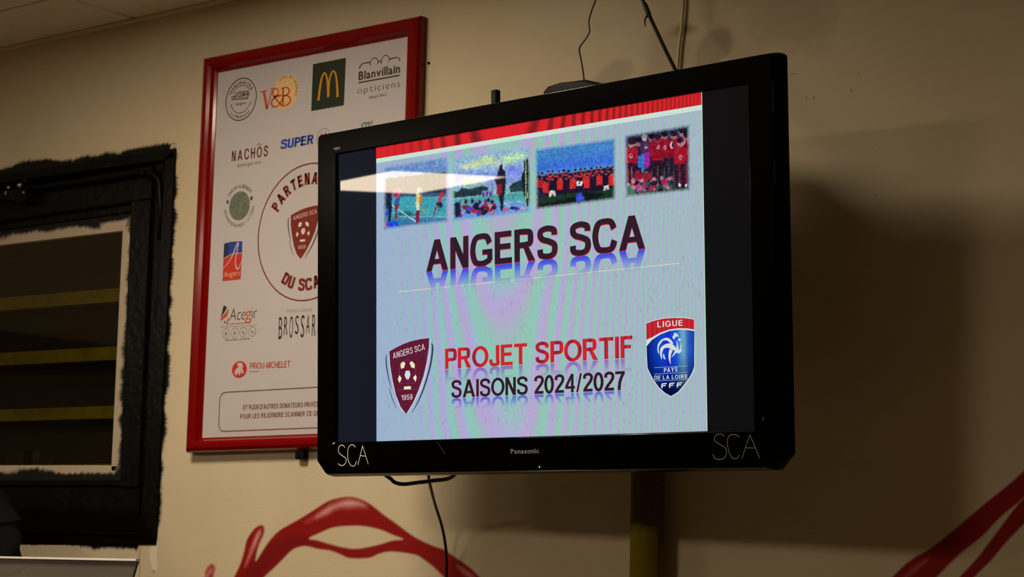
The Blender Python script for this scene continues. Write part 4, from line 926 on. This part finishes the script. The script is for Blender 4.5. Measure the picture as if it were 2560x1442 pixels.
c.poly(z5([(635, 810), (700, 810), (695, 940), (645, 940)]), (206, 220, 200), 2); c.poly(z5([(640, 935), (698, 935), (690, 1140), (635, 1140)]), (132, 26, 60), 2); c.line(z5([(720, 880), (790, 980)]), 2.6, (190, 150, 80))
c.poly(z5([(1035, 640), (1090, 655), (1060, 740), (1030, 810), (980, 800), (1005, 720)]), (196, 48, 84), 2); c.ell(*z5([(1070, 612)])[0], 3.4, 5, (60, 60, 110)); c.poly(z5([(975, 800), (1050, 800), (1070, 850), (1040, 900), (1000, 880), (965, 850)]), (34, 34, 66), 2)
c.line(z5([(970, 880), (950, 930), (930, 1000)]), 3.4, (150, 34, 66)); c.line(z5([(1010, 860), (1000, 950)]), 2.6, (70, 60, 70))
c.poly(z5([(180, 1130), (330, 1100), (360, 1180), (200, 1260)]), (20, 70, 220), 5); c.ell(*z5([(180, 980)])[0], 4, 8, (20, 70, 210), 3); c.ell(*z5([(155, 1160)])[0], 4, 6, (200, 40, 110), 3)
done('slide_photo', q, c, 'first picture of the slide, footballers training on a green pitch')
# 2: coach standing before a seated group
q, c = photo([(1130, 392), (1328, 362), (1328, 532), (1130, 556)])
c.c[..., :3] = (140, 178, 206); c.poly(z5([(1200, 330), (1800, 300), (2560, 200), (2560, 420), (1900, 560), (1200, 520)]), (128, 150, 214), 16)
for (a, b_, rx, ry, cl) in ((1440, 230, 12, 8, (208, 216, 190)), (1600, 200, 16, 9, (196, 214, 160)), (1800, 130, 20, 10, (190, 214, 160)), (2130, 110, 18, 10, (184, 220, 170)), (2300, 60, 16, 9, (178, 220, 176)), (1980, 200, 16, 8, (190, 200, 190)), (1500, 480, 20, 9, (176, 214, 150)), (1660, 470, 16, 6, (190, 214, 170)), (2200, 300, 16, 12, (120, 134, 224))):
    c.ell(*z5([(a, b_)])[0], rx, ry, cl, 9)
c.noise(24, 6, 4)
c.poly(z5([(1230, 620), (1300, 640), (1380, 570), (1500, 590), (1620, 560), (1700, 540), (1790, 560), (1810, 620), (1700, 680), (1230, 740)]), (30, 56, 60), 3); c.poly(z5([(2130, 560), (2180, 500), (2330, 440), (2400, 420), (2560, 520), (2560, 620), (2140, 640)]), (30, 60, 66), 3); c.noise(22, 3, 3)
c.poly(z5([(1230, 760), (1700, 700), (2560, 620), (2560, 1200), (1230, 1200)]), (76, 158, 156), 4); c.poly(z5([(1230, 980), (1600, 800), (2000, 780), (2560, 780), (2560, 1250), (1230, 1250)]), (100, 150, 216), 12)
c.poly(z5([(1690, 625), (1880, 600), (1870, 690), (1700, 710)]), (130, 130, 196), 2); c.poly(z5([(2050, 590), (2150, 570), (2150, 650), (2050, 660)]), (118, 178, 170), 2); c.line(z5([(1250, 730), (1600, 690)]), 2.2, (40, 60, 70))
for x_ in (1720, 1780, 1830): c.poly(z5([(x_-12, 640), (x_+12, 640), (x_+12, 710), (x_-12, 712)]), (60, 50, 110), 1.5)
c.line(z5([(2040, 800), (2180, 900)]), 2.2, (200, 220, 200)); c.line(z5([(1850, 830), (2400, 780)]), 1.2, (150, 190, 200)); c.line(z5([(1860, 440), (1860, 860)]), 1, (60, 80, 90)); c.line(z5([(2100, 500), (2100, 890)]), .9, (170, 190, 190))
for k in range(46):
    x_ = 1270+rng.random()*620; y_ = 1010-rng.random()*190-(40 if 1420 < x_ < 1600 or x_ > 1700 else 0)
    cl = [(150, 24, 50), (36, 26, 66), (20, 24, 60), (110, 40, 60), (60, 70, 190), (176, 150, 150), (170, 30, 60)][rng.integers(7)]
    c.ell(*z5([(x_, y_)])[0], 2.5+rng.random()*4.5, 3+rng.random()*6, cl, 2, rng.random()*2)
c.poly(z5([(1250, 840), (1300, 800), (1350, 830), (1360, 930), (1330, 1040), (1260, 1040)]), (22, 28, 70), 3)
for x_, y_ in ((1440, 790), (1540, 790), (1660, 800), (1800, 770)): c.ell(*z5([(x_, y_)])[0], 4, 5.5, (44, 30, 56), 1.5)
c.poly(z5([(1960, 300), (1970, 240), (2000, 196), (2025, 215), (2030, 270), (2060, 300), (2075, 400), (2080, 500), (2060, 640), (2040, 760), (2030, 940), (1995, 940), (1985, 800), (1950, 640), (1930, 520), (1895, 440), (1940, 380)]), (30, 30, 46), 2)
c.poly(z5([(1935, 520), (2010, 510), (2020, 640), (1990, 690), (1930, 660)]), (150, 30, 44), 2)
c.poly(z5([(2330, 400), (2370, 300), (2365, 150), (2410, 110), (2445, 140), (2450, 240), (2470, 400), (2460, 640), (2455, 860), (2410, 870), (2400, 720), (2370, 700), (2350, 560)]), (26, 26, 44), 2); c.line(z5([(2397, 90), (2400, 900)]), 1.6, (170, 210, 130)); c.line(z5([(2425, 650), (2430, 740)]), 1.6, (190, 200, 200))
for (a, b_, cl) in ((2080, 915, (190, 90, 120)), (2200, 895, (20, 24, 60)), (2340, 900, (190, 150, 170)), (2250, 910, (50, 60, 150))): c.ell(*z5([(a, b_)])[0], 8, 4, cl, 2)
done('slide_photo', q, c, 'second picture of the slide, a coach in dark clothes beside a seated red group')
# 3: wide group below a blue sky
z2 = Z((1300, 280), 4.2417)
q, c = photo([(1336, 371), (1541, 343), (1540, 500), (1338, 526)])
c.c[..., :3] = (46, 92, 216); g_ = np.clip((c.y-(395-(c.x-1336)*.14))/70, 0, 1)[..., None]; c.c[..., :3] = np.array((64, 128, 196))*(1-g_)+np.array((52, 84, 226))*g_
c.poly(z2([(140, 640), (1020, 540), (1020, 660), (140, 720)]), (70, 134, 206), 12); c.noise(14, 8, 3)
c.poly(z2([(140, 860), (1020, 760), (1020, 1100), (140, 1100)]), (26, 50, 34), 5); c.poly(z2([(180, 990), (600, 900), (600, 950), (300, 1010)]), (16, 26, 30), 4); c.poly(z2([(650, 840), (900, 870), (800, 930), (700, 930)]), (14, 24, 30), 4)
c.poly(z2([(598, 870), (650, 850), (690, 940), (595, 955)]), (56, 78, 210), 3)
c.poly(z2([(165, 700), (330, 660), (600, 640), (990, 580), (1005, 790), (880, 830), (600, 850), (180, 910)]), (24, 18, 44), 4)
for row, (y0_, y1_, n_, hh) in enumerate(((652, 580, 15, 17), (690, 612, 17, 17))):
    for k in range(n_):
        x_ = 180+k*(800/(n_-1))+rng.uniform(-10, 10); y_ = y0_+(y1_-y0_)*(x_-180)/800+rng.uniform(-10, 10)
        c.poly(z2([(x_-26, y_+30), (x_+26, y_+30), (x_+26, y_+110), (x_-26, y_+110)]), [(190, 34, 40), (22, 18, 44), (30, 22, 50), (170, 30, 44)][rng.integers(4)], 2)
        c.ell(*z2([(x_, y_+8)])[0], 2.6, 3.8, (150, 90, 90), 1.2); c.ell(*z2([(x_, y_-4)])[0], 2.9, 2.6, (24, 16, 34), 1.2)
for (x_, y_, k) in ((268, 735, 1), (345, 705, 0), (425, 700, 1), (492, 700, 0), (560, 690, 1), (630, 672, 0), (708, 680, 1), (775, 665, 0), (842, 655, 1), (915, 650, 0), (972, 655, 1)):
    c.poly(z2([(x_-32, y_+22), (x_+32, y_+18), (x_+34, y_+120), (x_-32, y_+126)]), (206, 40, 40) if k else (26, 18, 46), 2.5)
    c.ell(*z2([(x_, y_+2)])[0], 3, 4.3, (160, 96, 92), 1.2); c.ell(*z2([(x_, y_-10)])[0], 3.2, 3, (24, 16, 34), 1.2)
c.poly(z2([(312, 835), (378, 828), (380, 890), (352, 895), (346, 860), (332, 898), (308, 900)]), (206, 200, 190), 2); c.poly(z2([(888, 782), (946, 775), (948, 820), (925, 825), (916, 800), (905, 828), (888, 828)]), (206, 206, 200), 2)
c.poly(z2([(598, 735), (660, 728), (662, 780), (600, 784)]), (222, 220, 224), 1.5); c.ell(*z2([(630, 755)])[0], 2.4, 3.4, (90, 40, 60), 1.2)
for x_, y_ in ((205, 830), (250, 850)): c.poly(z2([(x_-14, y_), (x_+14, y_), (x_+12, y_+70), (x_-12, y_+70)]), (46, 40, 80), 2)
done('slide_photo', q, c, 'third picture of the slide, a large team in red below a blue sky')
# 4: team in red jerseys close up
q, c = photo([(1560, 337), (1726, 309), (1727, 478), (1562, 495)])
c.c[..., :3] = (38, 54, 78); c.poly(z2([(1100, 640), (1820, 560), (1820, 900), (1100, 900)]), (46, 74, 66), 5); c.poly(z2([(1420, 540), (1480, 520), (1500, 640), (1430, 660)]), (80, 150, 110), 3); c.noise(26, 3, 3)
RJ = (118, 12, 34)
for (x_, y_, h_, tc_) in ((1210, 270, 560, RJ), (1262, 270, 500, (36, 22, 56)), (1395, 225, 520, RJ), (1532, 200, 540, (160, 22, 40)), (1630, 195, 540, (150, 20, 44)), (1720, 160, 560, (160, 24, 48)), (1765, 210, 520, RJ)):
    person(c, *z2([(x_, y_)])[0], h_/4.24, tc_, (40, 22, 44), (156, 104, 110), (26, 16, 36), 1.1)
for (x_, y_, h_) in ((1462, 232, 540), (1180, 285, 500), (1700, 270, 540)):
    a, b_ = z2([(x_, y_)])[0]; person(c, a, b_, h_/4.24, (158, 20, 40), (44, 20, 40), (168, 118, 120), (34, 20, 40), 1.35)
c.poly(z2([(1390, 300), (1440, 280), (1640, 280), (1650, 470), (1400, 500)]), (128, 14, 34), 5, .7); c.noise(30, 2.4, 2.4)
person(c, *z2([(1320, 235)])[0], 95, (60, 40, 80), (50, 120, 200), (190, 160, 170), (150, 130, 140), 1.1)
c.poly(z2([(1250, 470), (1305, 455), (1300, 590), (1250, 590)]), (50, 110, 206), 2.5); c.poly(z2([(1322, 430), (1378, 420), (1380, 560), (1350, 600), (1312, 590)]), (150, 36, 150), 2.5); c.ell(*z2([(1338, 370)])[0], 3.6, 5, (170, 140, 170)); c.ell(*z2([(1338, 350)])[0], 4, 4, (90, 60, 90))
for x_, y_ in ((1176, 465), (1468, 368), (1538, 378), (1735, 330), (1702, 482)): c.ell(*z2([(x_, y_)])[0], 4, 5.4, (196, 170, 190), 1.2); c.ell(*z2([(x_, y_)])[0], 2.2, 3.4, (150, 30, 50), 1.2)
c.ell(*z2([(1612, 352)])[0], 5, 8.5, (206, 190, 196), 1.4); c.ell(*z2([(1622, 350)])[0], 2.8, 6, (40, 26, 40), 1.2)
for x_ in (1145, 1185, 1690, 1760): c.line(z2([(x_, 600 if x_ < 1300 else 540), (x_+4, 760)]), 4.2, (140, 70, 80) if x_ < 1300 else (110, 36, 50)); c.ell(*z2([(x_+2, 775)])[0], 3.5, 4.4, (220, 214, 214), 1.4)
for k in range(60):
    x_ = 1180+rng.random()*460; y_ = 700+rng.random()*140
    cl = [(170, 30, 70), (196, 120, 140), (40, 26, 60), (120, 110, 190), (24, 20, 40), (190, 60, 100), (150, 130, 170)][rng.integers(7)]
    c.ell(*z2([(x_, y_)])[0], 1.5+rng.random()*5, 1.5+rng.random()*5, cl, 1.8, rng.random()*3)
for x_, y_ in ((1250, 620), (1345, 625)): c.poly(z2([(x_-40, y_+30), (x_+44, y_+20), (x_+50, y_+90), (x_-30, y_+100)]), (146, 22, 44), 3); c.ell(*z2([(x_, y_)])[0], 4.4, 5.4, (150, 80, 90)); c.ell(*z2([(x_, y_-12)])[0], 5, 4, (40, 20, 40))
c.poly(z2([(1110, 770), (1180, 760), (1230, 880), (1110, 900)]), (74, 128, 108), 6, .7)
done('slide_photo', q, c, 'fourth picture of the slide, young players in red jerseys close together')

# lettering and marks on the bezel
GM = mat('grey_maker_lettering', (128, 130, 132), .4, .4)
A = Flat(FRONT, (780, 1000), 4.129, .0064); A.text('Panasonic', (2052, 555), (2346, 548), 52, GM, .03, .1); A.build('maker_lettering', tv)
A = Flat(FRONT, (780, 200), 3.605, .0064); A.text('VIERA', (198, 634), (256, 622), 22, mat('pale_lettering', (150, 150, 150), .4), .01, .2); A.build('corner_lettering', tv)
CH = mat('white_chalk_marker', (218, 214, 206), .8, .1)
A = Flat(FRONT, (780, 1000), 4.129, .0064)
A.stroke([(342, 490), (320, 466), (290, 470), (275, 500), (280, 540), (310, 570), (350, 600), (352, 640), (325, 672), (295, 672), (270, 655)], 9, CH, 0, True)
A.stroke([(450, 488), (430, 464), (400, 464), (375, 500), (370, 560), (375, 620), (400, 670), (435, 680), (455, 650), (458, 628)], 9, CH, 0, True)
A.stroke([(475, 668), (500, 570), (524, 468)], 9, CH, 0); A.stroke([(522, 466), (555, 570), (582, 662)], 9, CH, 0); A.stroke([(495, 572), (552, 578)], 9, CH, 1); A.stroke([(215, 452), (238, 438)], 11, CH, 0)
A.build('marker_lettering', tv, 'hand-drawn white marker letters at the lower left of the bezel')
CH2 = mat('grey_chalk_marker', (150, 146, 138), .8, .1)
A = Flat(FRONT, (1400, 1000), 4.129, .0064)
A.stroke([(1700, 375), (1670, 352), (1625, 355), (1598, 385), (1602, 420), (1650, 455), (1705, 490), (1720, 540), (1700, 595), (1650, 612), (1600, 600), (1580, 558)], 7, CH2, 0, True)
A.stroke([(1852, 384), (1820, 358), (1770, 358), (1738, 385), (1730, 450), (1745, 530), (1775, 590), (1810, 605), (1840, 590), (1855, 562)], 7, CH2, 0, True)
A.stroke([(1880, 600), (1920, 480), (1962, 360)], 6, CH2, 0); A.stroke([(1962, 360), (2010, 470), (2064, 598)], 7, CH2, 0); A.stroke([(1915, 492), (2020, 494)], 6, CH2, 1)
A.build('marker_lettering', tv, 'hand-drawn grey marker letters at the lower right of the bezel')
LM = mat('green_led', (10, 40, 10), .3, emit=(90, 240, 60), strength=1.2)
A = Flat(FRONT, (0, 0), 1, .0064); A.circle((1349, 1167), 2.4, LM); A.build('power_light', tv, 'small green power light')
A = Flat(FRONT, (0, 0), 1, .0064); A.stroke([(1093, 1104), (1110, 1130), (1114, 1136)], 1.2, mat('scratch_and_glint', (70, 74, 66), .5), 0, True); A.build('scratch_and_glint', tv); A = Flat(FRONT, (0, 0), 1, .0064); A.stroke([(1907, 1052), (1909, 1042)], 1.6, CH2, 0); A.build('scratch_and_glint', tv)  # first stroke a scratch, second a small highlight painted on the bezel
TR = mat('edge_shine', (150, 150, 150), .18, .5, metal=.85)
def trim(p0, p1, y, r, m): return tube('edge_glint', [(p0[0], y, p0[1]), (p1[0], y, p1[1])], r, m, tv, 8)  # bright tubes added as the highlight lines of the bevelled edges
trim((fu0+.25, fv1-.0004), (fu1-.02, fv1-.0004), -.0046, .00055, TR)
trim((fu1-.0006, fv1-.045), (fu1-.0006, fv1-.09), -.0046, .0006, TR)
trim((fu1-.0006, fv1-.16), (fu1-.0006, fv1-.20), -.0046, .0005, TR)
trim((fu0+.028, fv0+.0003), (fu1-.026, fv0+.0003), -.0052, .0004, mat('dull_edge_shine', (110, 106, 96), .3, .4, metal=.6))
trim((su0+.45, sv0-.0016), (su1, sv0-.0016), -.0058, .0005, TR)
# two pieces sitting on the top edge
p = TVP.uv((1215, 243))
box('antenna_clip', (p[0]-.0065, .018, fv1-.004), (p[0]+.0065, .030, TVP.uv((1215, 220))[1]), M['black_mat'], tv, bev=.0025)
# mount behind the set
mt = empty('television_mount', 'steel arm mount behind the television, mostly hidden by it', 'mount', Matrix.Translation((-2.08, 0, 2.0)))
box('wall_plate', (-.12, -.012, -.11), (.12, -.0008, .11), M['greymetal'], mt, bev=.002)
tube('mount_arm', [(0, -.012, 0), (.10, -.11, 0), (.0, -.205, .0)], .016, M['greymetal'], mt)
# set-top box standing on the rear shell
a_, b2 = TVP.uv((1300, 240))[0], TVP.uv((1425, 220))[0]
stb_m = TVM @ Matrix.Translation(((a_+b2)/2+.03, .07, fv1-.0395))
stb = empty('set_top_box', 'low black box with a rounded top, standing on the television behind its top edge', 'box', stb_m)
hw = (b2-a_)/2+.015; topv = .066
prism('box_body', [(-hw, 0), (hw, 0), (hw, .030), (hw*.8, .052), (hw*.3, .064), (-hw*.4, .066), (-hw*.85, .064), (-hw, .056)], -.03, .03, M['black_mat'], stb, bev=.004)
box('box_foot', (-hw*.7, -.02, -.0), (-hw*.5, .02, .002), M['rubber'], stb)

# ------------------------------------------------------------------ cables, pipe
def wpath(pts, y, zt=None):
    P = [at(a, b, y if np.isscalar(y) else y[i]) for i, (a, b) in enumerate(pts)]
    return catmull(P, False, 5)
def cable(name, pts, y, r, m, label, top=False, drop=None):
    P = wpath(pts, y)
    if top: P = [np.array([P[0][0]+.02, -.05, ZC-.002])]+P
    if drop is not None: P = P+[np.array([P[-1][0]+.03, P[-1][1], P[-1][2]-.5]), np.array([P[-1][0]+.05, -.03, drop])]
    o = tube(name, P, r, m); tag(o, label, 'cable'); return o
cable('thin_cable', [(1490, -2), (1478, 30), (1472, 55), (1474, 78), (1466, 95), (1449, 120), (1452, 145), (1458, 180), (1462, 225), (1466, 300)], [-.12]*6+[-.14, -.17, -.2, -.21], .0013, M['rubber'],
      'thin wavy black cable dropping from the ceiling to the middle of the television top', True)
tc_ = cable('thick_cable', [(1604, -4), (1618, 26), (1632, 58), (1650, 96), (1668, 134), (1690, 178), (1730, 260)], [-.10, -.10, -.11, -.12, -.14, -.17, -.2], .0034, M['rubber'], 'thick straight black cable with a taped joint, slanting down behind the television top', True)
tube('tape_wrap', wpath([(1611, 10), (1618, 26), (1622, 36)], [-.1, -.1, -.102]), .0046, M['tape'], tc_)
tube('tape_tail', wpath([(1620, 36), (1614, 46), (1612, 54), (1613, 62), (1615, 66)], -.104), [.0022]*5+[.0016]*5+[.0014]*5+[.001]*5+[.0006], M['tape'], tc_, 6)
cable('beige_cable', [(1709, -2), (1707, 30), (1704, 70), (1700, 100), (1696, 140), (1693, 190), (1690, 260)], -.006, .0027, M['beige'], 'beige cable painted like the wall, running down to the television beside the thick black one', True)
lp = tube('looped_cable', catmull([at(960, 1185, -.2), at(976, 1196, -.2), at(988, 1206, -.2), at(1010, 1210, -.2), at(1045, 1206, -.2), at(1085, 1201, -.2), at(1130, 1192, -.2), at(1160, 1150, -.22)], False, 5), .0036, M['rubber'])
tag(lp, 'short loop of black cable sagging just below the bottom edge of the television', 'cable')
cable('hanging_cable', [(1066, 1140), (1072, 1195), (1080, 1232), (1090, 1268), (1102, 1305), (1111, 1345), (1116, 1390), (1116, 1450)], [-.2, -.17, -.13, -.08, -.05, -.03, -.02, -.015], .0027, M['rubber'],
      'black cable hanging from under the television over the red wall painting', False, .02)
px_, r_p = at(1618, 1300, -.04), .5*(at(1653, 1300, -.04)[0]-at(1583, 1300, -.04)[0])
pipe = empty('wall_pipe', 'dull yellow vertical pipe standing below the television', 'pipe', Matrix.Translation((px_[0], -.04, 0)))
tube('pipe_run', [(0, 0, 0), (0, 0, 1.8)], min(r_p, .035), M['olive'], pipe, 24)
tube('pipe_cap', [(0, 0, 1.8), (0, 0, 1.815)], .03, M['black_mat'], pipe, 20)
pr = at(1656, 1198, -.06); tube('red_tie', [(pr[0]-px_[0]-.006, -.03, pr[2]-.004), (pr[0]-px_[0]+.006, -.032, pr[2]+.002)], .003, M['red'], pipe)

# screw head in the wall beside the poster
sp_ = at(1073, 158, 0); o = tube('wall_screw', [tuple(sp_+[0, .01, 0]), tuple(sp_+[0, -.003, 0])], .0028, M['black_mat']); tag(o, 'tiny dark screw head in the wall right of the red frame', 'screw')

# ================================================================== WALL PAINTINGS
z7 = Z((500, 1180), 3.4595)
def mural(name, corners, step, fn, label):
    q, c = wall_canvas(corners, step); fn(c); return tag(painted(name, WALL, q, c, .00015, M['spray'], None), label, 'mural')
SR, SD = (140, 4, 3), (104, 1, 1)
def fleft(c):
    st = 5.5
    body = [(290, 915), (345, 800), (380, 690), (400, 600), (430, 540), (480, 480), (530, 458), (556, 480), (550, 540), (515, 620), (492, 700), (486, 765), (560, 650), (620, 570), (700, 495), (850, 410), (980, 330), (1100, 255), (1200, 222), (1290, 212), (1380, 228), (1480, 280),
            (1580, 360), (1700, 445), (1850, 555), (2000, 630), (2110, 670), (2200, 730), (2330, 820), (2430, 915), (2800, 1250), (2500, 1300), (2105, 905), (2030, 830), (1940, 760), (1860, 715), (1700, 690), (1620, 690), (1540, 710), (1460, 742), (1300, 745), (1220, 715),
            (1130, 680), (1020, 665), (920, 640), (850, 650), (790, 680), (720, 750), (640, 830), (560, 905), (420, 1060), (250, 1250), (120, 1250), (220, 1050)]
    c.c[..., :3] = SR; c.poly(z7(body), SR, st, 1, True)
    hole = [(945, 572), (1050, 520), (1150, 480), (1280, 465), (1420, 468), (1560, 498), (1660, 540), (1755, 580), (1660, 592), (1540, 628), (1360, 662), (1240, 650), (1120, 620), (1020, 590)]
    D, ins = c.dist(catmull(z7(hole), True, 5)); sd = np.where(ins, -D, D); c.c[..., 3] *= np.clip(.5+sd/st, 0, 1)
    c2 = c.c[..., 3].copy()
    c.poly(z7([(40, 915), (50, 850), (95, 795), (130, 820), (120, 880), (90, 1000), (20, 1100), (-60, 1180), (-120, 1150), (0, 1000)]), (150, 30, 30), 9, 1, True)
    a0 = c.c[..., 3].copy()
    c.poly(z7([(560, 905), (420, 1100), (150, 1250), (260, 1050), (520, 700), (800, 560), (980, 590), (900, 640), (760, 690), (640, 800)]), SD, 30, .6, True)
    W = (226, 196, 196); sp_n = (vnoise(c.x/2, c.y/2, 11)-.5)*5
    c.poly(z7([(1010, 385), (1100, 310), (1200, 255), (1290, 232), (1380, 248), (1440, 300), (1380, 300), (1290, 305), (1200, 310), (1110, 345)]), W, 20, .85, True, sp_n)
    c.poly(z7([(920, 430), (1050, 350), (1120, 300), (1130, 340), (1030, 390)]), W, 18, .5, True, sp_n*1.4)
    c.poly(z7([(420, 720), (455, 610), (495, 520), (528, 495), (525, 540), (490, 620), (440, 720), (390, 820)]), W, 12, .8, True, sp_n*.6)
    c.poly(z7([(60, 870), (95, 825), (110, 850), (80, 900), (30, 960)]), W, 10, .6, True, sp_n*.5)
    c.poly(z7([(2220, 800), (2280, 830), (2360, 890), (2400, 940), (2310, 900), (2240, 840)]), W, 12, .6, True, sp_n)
    c.c[..., 3] = a0
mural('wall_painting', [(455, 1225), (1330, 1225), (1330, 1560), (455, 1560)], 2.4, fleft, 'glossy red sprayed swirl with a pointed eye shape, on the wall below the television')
z9 = Z((1900, 900), 2.6606)
def fright(c):
    c.c[..., :3] = SR
    c.poly(z9([(870, 1450), (1000, 1330), (1150, 1240), (1310, 1110), (1500, 950), (1650, 830), (1756, 735), (1900, 600), (2050, 450), (2100, 560), (1900, 780), (1756, 915), (1600, 1045), (1480, 1170), (1330, 1290), (1170, 1450), (1000, 1620), (700, 1620)]), SR, 6, 1, True)
    c.poly(z9([(1320, 1450), (1440, 1320), (1510, 1230), (1600, 1110), (1690, 990), (1756, 915), (1900, 780), (1980, 860), (1756, 1090), (1640, 1210), (1540, 1330), (1420, 1450), (1300, 1600), (1200, 1600)]), SR, 6, 1, True)
    a0 = c.c[..., 3].copy()
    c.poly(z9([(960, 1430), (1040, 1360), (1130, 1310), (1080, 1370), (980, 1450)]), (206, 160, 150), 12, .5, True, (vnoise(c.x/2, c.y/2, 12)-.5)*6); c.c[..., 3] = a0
mural('wall_painting', [(2140, 1060), (2700, 1060), (2700, 1520), (2140, 1520)], 2.6, fright, 'red sprayed forked stroke rising to the right, on the shaded wall right of the television')

# ================================================================== GREY BOARD AND JACKET, bottom left
yb = -.56
bt_ = [at(-160, 1387, yb), at(343, 1396.5, yb)]
bd = empty('display_board', 'grey board with a bright white top edge, standing below the window', 'board', Matrix.Translation((float(bt_[0][0]), yb, 0)))
ox = bt_[0][0]
zt = float(bt_[1][2]); xr = float(bt_[1][0]-ox); xb_ = float(at(330, 1442, yb)[0]-ox); zb_ = float(at(330, 1442, yb)[2]); sl2 = (xb_-xr)/(zb_-zt)
z_low = zt-.28; xl2 = xr+sl2*(z_low-zt)
z_left = float(bt_[0][2])
prism('board_panel', [(-.06, z_left-.004), (xr, zt-.004), (xl2, z_low), (-.02, z_low)], 0, .005, M['board'], bd, bev=.001)
prism('board_edge', [(-.062, z_left), (xr+.001, zt), (xr+.001, zt-.0036), (-.062, z_left-.0036)], -.004, .006, M['white'], bd)
A = Flat(Plane(np.eye(3), (ox, yb, 0)), (0, 1180), 5.505, .0004)
A.stroke([(130, 1420), (180, 1380), (230, 1350), (260, 1362), (300, 1330), (350, 1320), (395, 1275)], [3, 6, 3, 6, 3, 6, 3], mat('pencil_mark', (98, 84, 70), .8), 0, True); A.build('pencil_mark', bd)
for x_ in (.02, xl2-.09):
    tube('board_leg', [(x_, .016, z_low+.02), (x_, .03, 0)], .011, M['greymetal'], bd)
    box('board_foot', (x_-.02, -.08, 0), (x_+.02, .10, .02), M['greymetal'], bd, bev=.004)
# jacket on a coat stand
yj = -.27
st = empty('coat_stand', 'black coat stand beside the window, carrying the dark jacket', 'coat stand', Matrix.Translation((float(at(-230, 1300, yj)[0])-.24, -.16, 0)))
tube('stand_pole', [(0, 0, .02), (0, 0, 1.80)], .013, M['black_mat'], st, 14)
for k in range(4):
    t = math.pi/4+k*math.pi/2; tube('stand_foot', [(0, 0, .06), (.12*math.cos(t), .08*math.sin(t), .04), (.2*math.cos(t), .12*math.sin(t), .012)], .011, M['black_mat'], st, 10)
    tube('stand_hook', [(0, 0, 1.74), (.05*math.cos(t), .05*math.sin(t), 1.75), (.07*math.cos(t), .07*math.sin(t), 1.785)], .006, M['black_mat'], st, 8)
prof = [(1155, -60, .02), (1178, -34, .05), (1205, -4, .07), (1235, 12, .08), (1262, 20, .085), (1285, 33, .088), (1300, 46, .09), (1312, 42, .084), (1330, 51, .088), (1355, 60, .09), (1391, 68, .092), (1450, 78, .095), (1560, 86, .10), (1700, 92, .10), (1900, 98, .10), (2150, 96, .095)]
bm = bmesh.new(); rings = []; cx = float(at(-230, 1300, yj)[0])
N = 40
PR = catmull([(a, b, c_) for a, b, c_ in prof], False, 4)
for (py, px2, dep) in PR:
    P = at(px2-18, py, yj); hw_ = P[0]-cx
    rg = []
    for k in range(N):
        t = 2*math.pi*k/N; f = 1+.03*math.sin(3*t+py/40)+.02*math.sin(7*t+py/23)
        fold = .008*math.exp(-((py-1306-18*math.cos(t))/9)**2)
        rg.append(bm.verts.new((cx+(hw_*f-fold)*math.cos(t), yj+(dep*f-fold)*math.sin(t), P[2]+.004*math.sin(5*t))))
    rings.append(rg)
for i in range(len(rings)-1):
    for k in range(N): bm.faces.new((rings[i][k], rings[i][(k+1) % N], rings[i+1][(k+1) % N], rings[i+1][k]))
bm.faces.new(rings[0]); bm.faces.new(rings[-1][::-1])
jk = empty('dark_jacket', 'dark grey jacket hanging in front of the window at the lower left edge', 'jacket', Matrix.Translation((0, 0, 0)))
from_bm('jacket_body', bm, M['jacket'], jk, smooth=True)
sv = [tuple(np.array([cx+.17, yj-.03, 0])+np.array([dx, dy, z])) for dx, dy, z in ((-.09, .01, 1.70), (-.03, -.02, 1.62), (.0, -.04, 1.50), (.01, -.045, 1.35), (.012, -.05, 1.2), (.01, -.05, 1.05))]
tube('jacket_sleeve', catmull(sv, False, 4), .042, M['jacket'], jk, 16)
